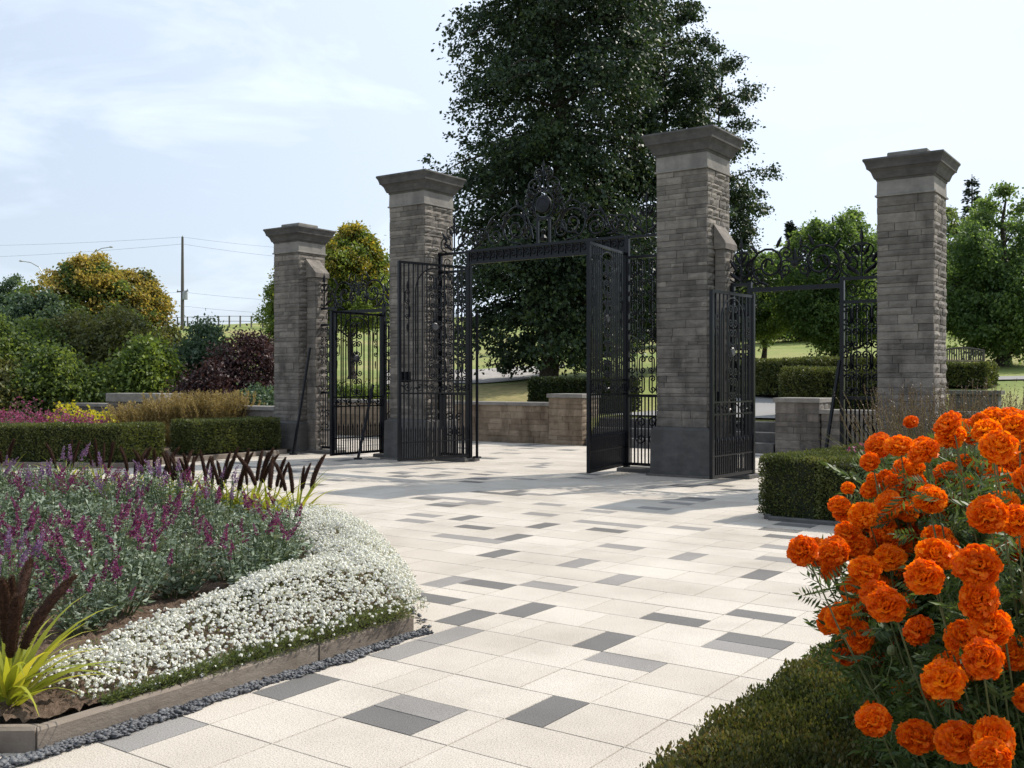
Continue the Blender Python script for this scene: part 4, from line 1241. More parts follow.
# ------------------------------------------------------------------ far left bed: pink, yellow, tan plants
M['pink_petal'] = leaf_mat('pink_petal', [(0.16,0.03,0.09),(0.30,0.06,0.17),(0.42,0.15,0.28)], trans=0.3, rough=0.6, tcol=1.2, nscale=3)
M['yellow_petal'] = leaf_mat('yellow_petal', [(0.42,0.40,0.02),(0.62,0.56,0.03),(0.70,0.66,0.08)], trans=0.3, rough=0.6, tcol=1.0, nscale=3)
M['straw'] = leaf_mat('straw_blade', [(0.16,0.12,0.05),(0.30,0.225,0.10),(0.42,0.33,0.17)], trans=0.35, rough=0.6, tcol=1.1, nscale=2)
M['dusky_leaf'] = leaf_mat('dusky_leaf', [(0.05,0.035,0.035),(0.10,0.07,0.06),(0.15,0.13,0.09)], trans=0.25, nscale=2)
M['grass_blade'] = leaf_mat('grass_blade', [(0.06,0.075,0.02),(0.13,0.13,0.045),(0.22,0.18,0.08)], trans=0.3, nscale=2)
def mound(name, label, cat, pos, z, rad, h, nleaf, lmat, nflow, fmat, fsize, group, lsize=0.07):
    t = empty(name, (pos[0],pos[1],z), 0, label, cat, group)
    def cloud(n, lo, hi):
        d = rdirs(n); d[:,2] = np.abs(d[:,2])
        r = rng.uniform(lo,hi,n)[:,None]
        lum = 1+0.18*np.sin(d[:,0:1]*7+pos[0])*np.sin(d[:,1:2]*6+d[:,2:3]*5)
        return d*r*lum*np.array([rad,rad,h]), d
    P, d = cloud(nleaf, 0.35, 0.97)
    link_mesh('foliage', np_mesh('foliage', leaf_verts(P, d+rdirs(nleaf)*0.9, lsize*rng.uniform(.6,1.3,nleaf), lsize*0.4, 0.15)), M[lmat], t)
    if nflow:
        P, d = cloud(nflow, 0.88, 1.08)
        k = d[:,2] > 0.12
        P, d = P[k], d[k]; n = len(P); m = 5
        dd = unit(np.repeat(d, m, 0)*0.5+rdirs(n*m)*0.8)
        link_mesh('blossoms', np_mesh('blossoms', leaf_verts(np.repeat(P,m,0), dd, fsize*rng.uniform(.7,1.2,n*m), fsize*0.7, 0.1, 0.6)), M[fmat], t)
    return t
for px, d, r, h in [(6,24,0.55,0.62),(30,23.6,0.5,0.6),(55,23.8,0.55,0.66),(80,23.2,0.5,0.62),(104,22.8,0.45,0.5)]:
    mound('bedding_plant', 'mound of magenta pink flowers behind the left box hedge', 'flowers', ray(px,d), 0.09, r*1.1, h*1.15, 700, 'green_leaf', 420, 'pink_petal', 0.045, 'magenta flower mounds')
for px, d, r, h in [(66,24.6,0.45,0.85),(84,24.4,0.4,0.74),(104,24.3,0.42,0.68),(122,24.0,0.35,0.6),(24,25.4,0.5,0.85)]:
    if px == 24: mound('bedding_plant', 'dusky purple bushy plant behind the magenta flowers at the left edge', 'plant', ray(px,d), 0.09, 0.6, 1.0, 900, 'dusky_leaf', 160, 'pink_petal', 0.04, None, 0.08)
    else: mound('bedding_plant', 'mound of bright yellow flowers in front of the grey garden wall', 'flowers', ray(px,d), 0.09, r, h*1.05, 500, 'millet_leaf', 420, 'yellow_petal', 0.05, 'yellow flower mounds')
def grass(name, label, pos, z, n, L, w, mat, droop, spread_, group, heads=0, hmat=None, cat='grass plant', hl=0.028):
    t = empty(name, (pos[0],pos[1],z), 0, label, cat, group)
    a = rng.uniform(0,6.28,n); el = rng.uniform(0.75,1.55,n)
    D = np.column_stack([np.cos(a)*np.cos(el), np.sin(a)*np.cos(el), np.sin(el)])
    rr = spread_*np.sqrt(rng.uniform(0,1,n))
    P = np.column_stack([np.cos(a)*rr, np.sin(a)*rr, np.zeros(n)])
    V, Fq = blade_verts(P, D, L*rng.uniform(.55,1.05,n), w, droop*rng.uniform(.5,1.4,n), 5)
    link_mesh('blades', np_mesh('blades', V, faces=Fq), M[mat], t)
    if heads:
        st = MB(); HP, HD = [], []
        for i in range(heads):
            b = R.uniform(0,6.28); r0 = spread_*R.random(); e = R.uniform(1.05,1.55); l = L*R.uniform(0.95,1.35)
            p0 = Vector((math.cos(b)*r0, math.sin(b)*r0, 0)); dr = Vector((math.cos(b)*math.cos(e), math.sin(b)*math.cos(e), math.sin(e)))
            p1 = p0+dr*l
            st.tube([tuple(p0),tuple(p0+dr*l*0.5),tuple(p1)], [0.003,0.0025,0.002], 4)
            k = 40; tt = rng.uniform(0.68,1.04,k)
            HP.append(np.array(p0)[None]+np.array(dr)[None]*l*tt[:,None]); HD.append(rdirs(k)*0.8+np.array(dr)[None]*0.9)
        st.build('stems', M['straw'], t)
        HP, HD = np.concatenate(HP), np.concatenate(HD)
        link_mesh('seed_heads', np_mesh('seed_heads', leaf_verts(HP, HD, hl, hl*0.32, 0.1)), M[hmat], t)
    return t
for i, (px, d) in enumerate([(140,23.0),(160,23.4),(178,23.2),(196,23.6),(214,23.2),(228,23.5)]):
    grass('ornamental_grass', 'clump of tan ornamental grass behind the left hedges, before the garden wall', ray(px,d), 0.09, 800, 0.92 if i > 1 else 0.75, 0.022, 'straw', 0.75, 0.42, 'tan ornamental grass clumps', 150, 'straw', hl=0.055)
for i, (px, d) in enumerate([(892,12.9),(912,12.6),(934,12.2),(955,12.6),(975,12.2),(996,12.4),(1014,12.0)]):
    grass('fountain_grass', 'dry fountain grass with thin dark seed heads at the foot of the rightmost pillar', ray(px,d), 0.06, 240, 1.15, 0.010, 'grass_blade', 0.5, 0.22, 'dry fountain grasses by the last pillar', 46, 'dusky_leaf')
for px, d in [(845,12.4),(862,12.2),(880,12.0),(858,12.9)]:
    mound('bedding_plant', 'small magenta flowers inside the right box hedge', 'flowers', ray(px,d), 0.06, 0.25, 0.62, 250, 'green_leaf', 90, 'pink_petal', 0.045, 'magenta flowers inside the right hedge')
for px, d in [(900,11.6),(930,11.2),(960,11.0),(990,10.8)]:
    mound('bedding_plant', 'green leafy plant between the right hedge and the orange flowers', 'plant', ray(px,d), 0.05, 0.42, 0.8, 900, 'green_leaf', 0, None, 0, 'green leafy plants inside the right hedge', 0.07)

# ------------------------------------------------------------------ marigolds
M['marigold'] = leaf_mat('marigold_petal', [(0.72,0.10,0.002),(0.92,0.19,0.003),(0.97,0.30,0.008)], trans=0.4, rough=0.55, tcol=1.05, nscale=9, spec=0.2)
def per_object_tint(m, lo, hi):
    t = m.node_tree; oi = N(t, 'ShaderNodeObjectInfo'); rpn = [n for n in t.nodes if n.type == 'VALTORGB'][0]
    tr = ramp(t, [(0.0,lo),(0.5,(1,1,1)),(1.0,hi)]); t.links.new(oi.outputs['Random'], tr.inputs['Fac'])
    mu = N(t, 'ShaderNodeMix', data_type='RGBA', blend_type='MULTIPLY'); mu.inputs['Factor'].default_value = 1
    outs = [l.to_socket for l in rpn.outputs['Color'].links]
    t.links.new(rpn.outputs['Color'], mu.inputs['A']); t.links.new(tr.outputs['Color'], mu.inputs['B'])
    for o_ in outs: t.links.new(mu.outputs['Result'], o_)
per_object_tint(M['marigold'], (0.9,0.74,0.8), (1.04,1.25,1.05))
M['marigold_leaf'] = leaf_mat('marigold_leaf', [(0.022,0.045,0.012),(0.06,0.10,0.028),(0.13,0.18,0.06)], trans=0.3, rough=0.5, nscale=5)
M['marigold_stem'] = plain_mat('marigold_stem', (0.07,0.09,0.03), (0.14,0.15,0.06), 30, 0.6, 0.1)
def bloom_mesh():
    """carnation-type double marigold, radius 1"""
    Vs = []
    rows = [(-0.5,20,0.9,0.2),(-0.28,24,0.97,0.2),(-0.06,26,1.0,0.2),(0.15,26,1.0,0.2),(0.36,24,0.97,0.19),(0.57,21,0.92,0.19),(0.78,18,0.87,0.18),(1.0,14,0.82,0.18),(1.22,9,0.78,0.17),(1.45,5,0.75,0.16)]
    for el, n, rad, w in rows:
        for k in range(n):
            a = 2*math.pi*(k+R.uniform(-.3,.3))/n; e = el+R.uniform(-.14,.14)
            D = np.array([math.cos(a)*math.cos(e), math.sin(a)*math.cos(e), math.sin(e)*0.8])
            Sd = np.array([-math.sin(a), math.cos(a), 0]); Nn = np.cross(D, Sd); Nn /= np.linalg.norm(Nn)
            rot = R.uniform(-.9,.9); Sd, Nn = Sd*math.cos(rot)+Nn*math.sin(rot), Nn*math.cos(rot)-Sd*math.sin(rot)
            rr = rad*R.uniform(0.9,1.08); ww = w*R.uniform(.8,1.2)
            g_ = []
            for i, t in enumerate((0.3,0.62,0.86,1.0)):
                cur = (t-0.3)**2*R.uniform(-.15,.5)
                for j in (-1,-0.35,0.35,1):
                    wv = ww*(0.35+0.65*min(1,t*1.15))*j*(1 if t < 1 else 0.86)
                    ruff = R.uniform(-.06,.06)*t + 0.05*abs(j)*t
                    g_.append(D*rr*(t+(R.uniform(-.05,.04) if t == 1.0 else 0)) + Sd*wv + Nn*(cur+ruff))
            Vs.append(g_)
    n = len(Vs)
    Fq = []
    for i in range(3):
        for j in range(3): Fq.append((4*i+j,4*i+j+1,4*i+j+5,4*i+j+4))
    Fq = (np.arange(n)*16)[:,None,None]+np.array(Fq)[None]
    me = np_mesh('bloom', np.array(Vs).reshape(-1,3), faces=Fq.reshape(-1,4))
    me.materials.append(M['marigold']); return me
BLOOMS = [bloom_mesh() for _ in range(5)]
cx_mb = MB().lathe([(0.12,-1.0),(0.2,-0.95),(0.36,-0.6),(0.42,-0.2),(0.3,0.0),(0.001,0.05)], 9)
CALYX = bpy.data.meshes.new('calyx'); CALYX.from_pydata(cx_mb.v, [], cx_mb.f); CALYX.materials.append(M['marigold_stem'])
b_mb = MB().lathe([(0.15,-2.2),(0.2,-1.0),(0.85,-0.6),(1.0,0.0),(0.85,0.6),(0.5,0.95),(0.001,1.0)], 9)
BUD = bpy.data.meshes.new('bud'); BUD.from_pydata(b_mb.v, [], b_mb.f); BUD.materials.append(M['marigold_stem'])
BL = [(803,551,15),(815,549,11),(833,552,14),(832,568,11),(843,511,11),(863,515,13),(847,532,11),(857,546,13),(889,505,13),(880,547,12),(890,558,13),(865,570,15),(883,530,12),(878,484,11),(879,446,12),(899,446,12),(870,462,10),(904,469,12),(924,452,14),(912,482,11),(898,490,12),(930,500,15),(914,509,12),(898,519,12),(948,425,14),(951,437,14),(948,474,12),(948,485,12),(966,461,8),(971,485,8),(921,535,13),(937,539,14),(935,555,16),(911,558,10),(925,577,17),(988,515,19),(983,531,13),(1018,521,17),(977,566,19),(1005,551,15),(973,432,13),(987,432,15),(999,447,17),(1015,427,15),(995,420,12),(1013,418,12),(1021,451,11),(995,467,12),(998,480,13),(1010,477,9),(983,472,9),(998,498,11),(969,501,9),(854,586,10),(879,588,12),(1016,582,13),
      (829,622,11),(842,619,14),(861,637,14),(848,652,13),(853,590,12),(876,594,15),(887,605,17),(856,605,11),(904,612,10),(919,631,16),(900,644,12),(936,603,12),(979,600,20),(991,629,19),(965,639,17),(983,659,19),(961,667,16),(944,680,20),(940,691,15),(966,704,15),(961,676,15),(908,687,12),(910,704,12),(874,721,16),(917,737,16),(959,742,18),(994,740,20),(992,757,18),(1015,654,16),(1011,592,14),(905,570,11),(870,490,9),(1030,480,15),(1040,540,16),(1045,620,17),(1036,700,17),(1050,440,14),(1060,570,15)]
_ex = []
for (px, py, r) in BL:
    if 470 < py < 730 and R.random() < 0.9: _ex.append((px+R.uniform(-6,22), py+R.uniform(-16,16), r*R.uniform(0.62,0.95)))
    if 430 < py < 740 and R.random() < 0.7: _ex.append((px+R.uniform(-4,34), py+R.uniform(-24,24), r*R.uniform(0.55,0.85)))
BL = BL+_ex
PB = [(-0.54,3.05),(-0.32,2.75),(-0.22,3.2),(-0.44,3.6),(0.02,2.85)]
MLAB = ['marigold plant reaching furthest left over the hedge, with the leftmost orange blooms','marigold plant nearest the lower right corner with large low orange blooms','marigold plant with tall orange blooms at the right edge of the photo','marigold plant at the back with the uppermost left orange blooms by the dry grass','marigold plant mostly outside the right edge with a few orange blooms']
mar = [empty('marigold_plant', (p[0],p[1],0.03), 0, MLAB[i], 'marigold', 'orange marigold plants') for i, p in enumerate(PB)]
stems = [MB() for _ in PB]; fol = [[] for _ in PB]; fold = [[] for _ in PB]
for (px, py, r) in BL:
    d = min(2.85, max(2.0, 36.0/r)) + R.uniform(-.08,.08)
    u, v = ray(px, d); z = hgt(py, d); rad = 1.1*r*d/F
    i = min(range(len(PB)), key=lambda k: (PB[k][0]-u)**2+(PB[k][1]-v)**2)
    if px < 870 and R.random() < 0.8: i = 0 if d < 2.7 else 3
    b = Vector((PB[i][0],PB[i][1],0.03)); top = Vector((u,v,z))-b
    out = Vector((top.x, top.y, 0)); 
    face = Vector((out.x*0.7+0.12, out.y*0.7-0.6, 0.6)).normalized()
    face = (face+Vector((R.uniform(-.35,.35),R.uniform(-.35,.2),R.uniform(-.2,.2)))).normalized()
    o = bpy.data.objects.new('bloom', R.choice(BLOOMS)); COL.objects.link(o); o.parent = mar[i]
    o.location = top; o.rotation_euler = face.to_track_quat('Z','Y').to_euler(); sx_ = R.uniform(.86,1.12); o.scale = (rad*sx_, rad*R.uniform(.86,1.1), rad*R.uniform(.72,1.0))
    c = bpy.data.objects.new('calyx', CALYX); COL.objects.link(c); c.parent = o
    s0 = Vector((out.x*0.25+R.uniform(-.05,.05), out.y*0.25+R.uniform(-.05,.05), max(0.15,top.z*0.35)))
    e = top-face*rad*0.95
    m_ = (s0+e)*0.5+Vector((out.x*0.12,out.y*0.12,-0.05))-face*0.02
    pts = [(1-t)**2*s0+2*t*(1-t)*m_+t*t*e for t in (0,.2,.4,.6,.8,1)]
    stems[i].tube([tuple(p) for p in [Vector((out.x*0.05,out.y*0.05,0))]+pts], [0.005,0.004,0.0033,0.003,0.0026,0.0022,0.002], 5)
    if R.random() < 0.25:
        q0 = pts[3]; q1 = q0+Vector((R.uniform(-.05,.07),R.uniform(-.03,.06),R.uniform(0.03,.09)))
        stems[i].tube([tuple(q0), tuple((q0+q1)*0.5+Vector((0.01,0.01,-0.005))), tuple(q1)], [0.0024,0.002,0.0018], 5)
        bd = bpy.data.objects.new('bud', BUD); COL.objects.link(bd); bd.parent = mar[i]
        bs = R.uniform(0.008,0.012); bd.location = q1+Vector((0,0,bs*2.2)); bd.scale = (bs,bs,bs*1.2)
    for _ in range(46):
        t = R.uniform(0.0,0.93); k = min(4,int(t*5)); p = pts[k].lerp(pts[k+1], t*5-k)
        fol[i].append((p.x+0.0+R.gauss(0,.035), p.y+0.10+R.gauss(0,.035), p.z+R.gauss(0,.035)))
for i, p in enumerate(PB):
    for _ in range(2300):
        a = R.uniform(0,6.28); rr = 0.40*math.sqrt(R.random()); z = R.uniform(0.12,1.3)
        fol[i].append((0.12+math.cos(a)*rr*(0.5+0.6*z), 0.14+math.sin(a)*rr*(0.5+0.6*z), z))
    stems[i].build('stems', M['marigold_stem'], mar[i])
    # feathery leaves: pairs of leaflets along a rib
    C = np.array(fol[i]); n = len(C)
    Dm = rdirs(n); Dm[:,2] = Dm[:,2]*0.5+0.05; Dm = unit(Dm)
    L = rng.uniform(0.06,0.115,n)
    Sd = unit(np.cross(Dm, rdirs(n)))
    Ps, Ds, Ls, Ws = [], [], [], []
    for q in range(6):
        t = 0.15+0.14*q
        for sg in (-1,1):
            Ps.append(C+Dm*(L*t)[:,None]); Ds.append(Sd*sg*0.9+Dm*0.75); Ls.append(L*0.42*(1-0.08*q)); Ws.append(np.full(n,0.0085))
    Ps.append(C+Dm*(L*0.9)[:,None]); Ds.append(Dm); Ls.append(L*0.35); Ws.append(np.full(n,0.0085))
    Ps.append(C); Ds.append(Dm); Ls.append(L); Ws.append(np.full(n,0.003))
    Vv = leaf_verts(np.concatenate(Ps), np.concatenate(Ds), np.concatenate(Ls), np.concatenate(Ws), 0.06)
    link_mesh('foliage', np_mesh('foliage', Vv), M['marigold_leaf'], mar[i])

# ------------------------------------------------------------------ trees and shrubs
TL = {}
def tl(name, cols, trans=0.35, **k):
    M[name] = leaf_mat(name, cols, trans=trans, **k)
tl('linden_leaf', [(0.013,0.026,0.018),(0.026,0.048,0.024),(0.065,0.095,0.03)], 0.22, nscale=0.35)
tl('maple_leaf', [(0.05,0.095,0.038),(0.09,0.145,0.05),(0.15,0.205,0.07)], 0.5, tcol=2.1, nscale=0.3)
tl('light_leaf', [(0.05,0.08,0.035),(0.08,0.115,0.042),(0.13,0.165,0.06)], 0.5, tcol=2.1, nscale=0.35)
tl('yellowing_leaf', [(0.06,0.10,0.028),(0.13,0.15,0.03),(0.28,0.23,0.035),(0.42,0.30,0.04)], 0.45, nscale=0.3)
tl('autumn_leaf', [(0.13,0.14,0.04),(0.32,0.25,0.06),(0.48,0.36,0.10)], 0.42, nscale=0.35)
tl('shrub_leaf', [(0.048,0.082,0.026),(0.105,0.15,0.04),(0.19,0.235,0.06)], 0.42, nscale=0.5)
tl('bright_shrub_leaf', [(0.06,0.10,0.026),(0.13,0.185,0.04),(0.22,0.27,0.06)], 0.42, nscale=0.6)
tl('olive_shrub_leaf', [(0.055,0.07,0.026),(0.11,0.12,0.04),(0.18,0.165,0.055)], 0.38, nscale=0.5)
tl('blue_shrub_leaf', [(0.035,0.065,0.042),(0.07,0.115,0.07),(0.12,0.17,0.10)], 0.32, nscale=0.6)
tl('purple_shrub_leaf', [(0.018,0.010,0.011),(0.045,0.020,0.022),(0.10,0.045,0.045)], 0.2, nscale=0.8)
tl('conifer_leaf', [(0.010,0.020,0.014),(0.022,0.036,0.022),(0.04,0.055,0.03)], 0.12, nscale=0.4)

def crown_leaves(profile, z0, n_cl, per, cl_r, leaf, flat=0.55, inner=0.45, wob=0.2, seed=0, lean=(0,0), droop=0.4):
    """clumps of leaves scattered through the outer part of a crown of revolution with an uneven outline"""
    zs = np.array([p[0] for p in profile]); rs = np.array([p[1] for p in profile])
    zz = np.linspace(zs[0], zs[-1], 200); rr = np.interp(zz, zs, rs)
    w = np.maximum(rr, 0.05); w = w/w.sum()
    z = rng.choice(zz, n_cl, p=w)+rng.uniform(-1,1,n_cl)*(zs[-1]-zs[0])/200
    a = rng.uniform(0, 6.283, n_cl)
    ph = seed*1.7
    lob = 1+wob*(np.sin(a*3+ph+z*0.5)*0.5+np.sin(a*5-ph*2+z*1.1)*0.35+np.sin(z*1.9+a*2+ph)*0.45)
    r = np.interp(z, zs, rs)*lob*np.sqrt(rng.uniform(inner**2, 1.0, n_cl))
    C = np.column_stack([np.cos(a)*r, np.sin(a)*r, z])
    hz = (z-zs[0])/(zs[-1]-zs[0])
    C[:,0] += lean[0]*hz; C[:,1] += lean[1]*hz
    out_ = np.column_stack([np.cos(a), np.sin(a), np.full(n_cl, 0.1)])
    cr = cl_r*rng.uniform(0.55,1.35,n_cl)
    q = rng.normal(size=(n_cl,per,3))*np.array([1,1,flat])*0.55
    # clumps hang outward and down from their twig
    off = np.linalg.norm(q[:,:,:2],axis=2)
    q[:,:,2] -= 0.25*off*droop
    P = C[:,None,:]+q*cr[:,None,None]
    D = out_[:,None,:]*0.6+rng.normal(size=(n_cl,per,3))*0.7; D[:,:,2] -= droop
    n = n_cl*per
    L = leaf*rng.uniform(0.6,1.3,n)
    return leaf_verts(P.reshape(-1,3), D.reshape(-1,3), L, L*0.62, 0.15), C
def limbs(mb, trunk_pts, trunk_r, C, n, up=0.35, r0=0.35):
    """limbs from the trunk to some of the clumps"""
    tp = [Vector(p) for p in trunk_pts]
    mb.tube(trunk_pts, trunk_r, 9)
    if n == 0: return
    idx = rng.choice(len(C), min(n, len(C)), replace=False)
    z0, z1 = tp[1].z, tp[-1].z
    for i in idx:
        c = Vector(C[i])
        hr = math.hypot(c.x, c.y)
        zz = min(z1*0.97, max(z0, c.z-up*hr-0.3))
        # point on the trunk
        k = 0
        while k < len(tp)-2 and tp[k+1].z < zz: k += 1
        s = (zz-tp[k].z)/max(1e-6, tp[k+1].z-tp[k].z); s = min(1,max(0,s))
        p0 = tp[k].lerp(tp[k+1], s); rt = trunk_r[k]*(1-s)+trunk_r[k+1]*s
        m1 = p0.lerp(c, 0.4)+Vector((R.uniform(-.1,.1)*hr, R.uniform(-.1,.1)*hr, 0.12*hr))
        r = max(0.012, min(rt*0.6, r0*rt+0.01*hr))
        mb.tube([tuple(p0), tuple(m1), tuple(p0.lerp(c,0.75)+Vector((0,0,.05*hr))), tuple(c)], [r, r*0.7, r*0.4, r*0.15], 5)
def crown_boughs(profile, nb, ncl, per, cl_r, leaf, rise=0.35, droop=0.35, inner=0.25, wob=0.25, seed=0, fan=0.2, lean=(0,0), ljit=0.3):
    """leaves in sprays along boughs: flattened fans with gaps between them"""
    zs = np.array([p[0] for p in profile]); rs = np.array([p[1] for p in profile])
    zz = np.linspace(zs[0], zs[-1], 300); rr = np.interp(zz, zs, rs)
    w = np.maximum(rr, 0.05)**1.3; w = w/w.sum()
    z = np.sort(rng.choice(zz, nb, p=w))
    az = np.arange(nb)*2.39996+rng.normal(size=nb)*0.25+seed
    R0 = np.interp(z, zs, rs)*(1+wob*(np.sin(az*3+seed+z)*0.5+np.sin(az*2-z*1.3)*0.5))*rng.uniform(1-ljit, 1+ljit*0.4, nb)
    hz = (z-zs[0])/(zs[-1]-zs[0])
    ca, sa = np.cos(az), np.sin(az)
    def path(t):
        up = z - rise*R0*(1-t) + 0.5*rise*R0*t*(1-t) - droop*R0*t*t + 0.35*droop*R0
        return np.stack([ca*R0*t+lean[0]*hz, sa*R0*t+lean[1]*hz, up], -1)
    t = inner+(1-inner)*rng.uniform(0,1,(nb,ncl))**0.75
    up = z[:,None] - rise*R0[:,None]*(1-t) + 0.5*rise*R0[:,None]*t*(1-t) - droop*R0[:,None]*t*t + 0.35*droop*R0[:,None]
    lat = rng.normal(size=(nb,ncl))*fan*R0[:,None]*(0.35+0.9*t*(1.25-t))
    C = np.stack([ca[:,None]*R0[:,None]*t - sa[:,None]*lat + lean[0]*hz[:,None], sa[:,None]*R0[:,None]*t + ca[:,None]*lat + lean[1]*hz[:,None],
                  up - 0.3*np.abs(lat) + rng.normal(size=(nb,ncl))*0.075*R0[:,None]], -1).reshape(-1,3)
    n_cl = nb*ncl
    cr = cl_r*rng.uniform(0.5,1.4,n_cl)
    q = rng.normal(size=(n_cl,per,3))*np.array([1,1,0.6])*0.55
    q[:,:,2] -= 0.3*np.linalg.norm(q[:,:,:2],axis=2)
    P = C[:,None,:]+q*cr[:,None,None]
    o = np.repeat(np.stack([ca,sa,np.zeros(nb)],-1), ncl, 0)
    D = o[:,None,:]*0.6+rng.normal(size=(n_cl,per,3))*0.65; D[:,:,2] -= 0.45
    n = n_cl*per
    L = leaf*rng.uniform(0.55,1.3,n)
    bp = [path(tt) for tt in (0.0,0.25,0.5,0.75,0.97)]
    return leaf_verts(P.reshape(-1,3), D.reshape(-1,3), L, L*0.62, 0.15), np.stack(bp,1), R0
def btree(name, label, pos, H, trunk_r, profile, nb, ncl, per, cl_r, leaf, mat, cat='tree', group=None, z=None, twig=True, extra=None, **k):
    z = T(*pos) if z is None else z
    t = empty(name, (pos[0],pos[1],z-0.05), 0, label, cat, group)
    V, B, R0 = crown_boughs(profile, nb, ncl, per, cl_r, leaf, **k)
    link_mesh('crown', np_mesh('crown', V), M[mat], t)
    if extra:
        pr, nb2, m2 = extra
        V2, B2, R2 = crown_boughs(pr, nb2, ncl, per, cl_r, leaf, **k)
        link_mesh('crown', np_mesh('crown', V2), M[m2], t)
        B = np.concatenate([B,B2]); R0 = np.concatenate([R0,R2])
    mb = MB(); kk = 7; lean = k.get('lean',(0,0))
    tp = [(lean[0]*i/kk*.9+R.uniform(-.5,.5)*trunk_r*(i>0), lean[1]*i/kk*.9+R.uniform(-.5,.5)*trunk_r*(i>0), H*0.92*i/kk) for i in range(kk+1)]
    tp.insert(1, (0,0,0.25)); tr = [trunk_r*1.5, trunk_r*1.08]+[trunk_r*(1-0.85*i/kk) for i in range(1,kk+1)]
    mb.tube(tp, tr, 10)
    for b, r in zip(B, R0):
        q = max(0.015, min(trunk_r*0.42, 0.016*r+0.012))
        zz = min(max(b[0][2], H*0.08), H*0.9); x0 = lean[0]*zz/H*.9; y0 = lean[1]*zz/H*.9
        b = [(x0, y0, zz)]+[tuple(p) for p in b[1:]]
        mb.tube(b, [q, q*0.8, q*0.55, q*0.35, 0.006], 5)
    mb.build('trunk', M['bark'], t)
    return t
def tree(name, label, pos, H, trunk_r, profile, n_cl, per, cl_r, leaf, mat, cat='tree', group=None, nl=40, lean=(0,0), seed=0, wob=0.2, inner=0.45, flat=0.55, droop=0.4, mats=None, z=None):
    z = T(*pos) if z is None else z
    t = empty(name, (pos[0],pos[1],z-0.05), 0, label, cat, group)
    V, C = crown_leaves(profile, 0, n_cl, per, cl_r, leaf, flat, inner, wob, seed, lean, droop)
    link_mesh('crown', np_mesh('crown', V), M[mat], t)
    mb = MB()
    if cat == 'shrub':
        tp = [(0,0,0),(0,0,H*0.3),(0,0,H*0.6)]; tr = [trunk_r,trunk_r*.8,trunk_r*.4]
    limbs(mb, tp, tr, C, nl)
    mb.build('stems', M['bark'], t)
    return t
GA = 'trees on the rising lawn'
# the big dark tree behind the main gate
u, v = ray(549, 40)
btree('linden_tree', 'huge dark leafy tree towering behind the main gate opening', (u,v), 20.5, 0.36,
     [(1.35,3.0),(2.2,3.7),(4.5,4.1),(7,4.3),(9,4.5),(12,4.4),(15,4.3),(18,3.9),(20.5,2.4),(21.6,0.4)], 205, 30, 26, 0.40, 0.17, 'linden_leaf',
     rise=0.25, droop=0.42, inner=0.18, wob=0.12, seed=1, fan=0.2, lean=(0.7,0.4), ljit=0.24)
u, v = ray(664, 43)
btree('linden_tree', 'tall looser tree just right of the huge dark tree, behind the tallest pillar', (u,v), 18, 0.24,
     [(2.0,1.8),(4,2.6),(7,2.7),(10,2.4),(12.5,2.3),(16,2.1),(19,1.2),(20.5,0.3)], 110, 22, 26, 0.36, 0.16, 'linden_leaf', rise=0.5, droop=0.3, wob=0.2, seed=2, ljit=0.4)
u, v = ray(720, 46)
btree('linden_tree', 'slender airy tree whose sparse branches show right of the tallest pillar', (u,v), 13.6, 0.17,
     [(2.0,1.6),(4.5,2.1),(7,2.2),(9,1.9),(11.0,1.7),(13,1.7),(14.8,0.3)], 80, 16, 26, 0.34, 0.15, 'linden_leaf', rise=0.5, droop=0.25, wob=0.3, seed=3, ljit=0.5, fan=0.16)
def lawn_tree(px, d, base_py, top_py, half_px, label, mat='maple_leaf', nb=60, ncl=20, trunk=0.16, seed=0, low=0.2, leaf=0.15, name='maple_tree', wob=0.3, tcl=0.36, group=GA, extra=None, rise=0.75, droop=0.12):
    u, v = ray(px, d); z = T(u, v); H = hgt(top_py, d)-z; r = half_px*d/F
    ex = None
    if extra: ex = ([(H*0.62,r*0.75),(H*0.75,r*0.8),(H*0.88,r*0.6),(H,r*0.12)], extra[0], extra[1])
    return btree(name, label, (u,v), H, trunk, [(H*low,r*0.75),(H*(low+0.1),r*0.98),(H*0.45,r*1.08),(H*0.62,r*1.0),(H*0.8,r*0.72),(H*0.93,r*0.4),(H*1.0,r*0.1)], nb, ncl, 30, tcl*max(0.8,r/3.0), leaf, mat, group=group, seed=seed, wob=wob, rise=rise, droop=droop, inner=0.22, ljit=0.35, fan=0.24, extra=ex)
lawn_tree(764, 48, 368, 246, 36, 'small round tree on the lawn seen just right of the right side gate', 'maple_leaf', 50, 16, 0.13, 4, 0.3)
lawn_tree(836, 44, 363, 203, 68, 'broad tree with thick trunk on the lawn left of the last pillar', 'maple_leaf', 80, 22, 0.25, 5, 0.22)
lawn_tree(1003, 40, 366, 184, 76, 'broad leafy tree on the lawn right of the last pillar', 'maple_leaf', 100, 22, 0.25, 6, 0.22)
lawn_tree(800, 72, 360, 236, 56, 'distant round tree in the gap behind the right side gate', 'light_leaf', 48, 16, 0.2, 7, 0.22, 0.22, tcl=0.5)
lawn_tree(900, 84, 350, 215, 60, 'distant tree behind the last pillar', 'maple_leaf', 48, 16, 0.25, 8, 0.22, 0.26, tcl=0.5)
lawn_tree(742, 84, 350, 250, 52, 'distant tree behind the slender airy tree', 'light_leaf', 48, 16, 0.22, 9, 0.22, 0.26, tcl=0.5)
lawn_tree(956, 86, 345, 196, 36, 'distant tree between the last pillar and the broad right tree', 'light_leaf', 48, 16, 0.24, 10, 0.22, 0.26, tcl=0.5)
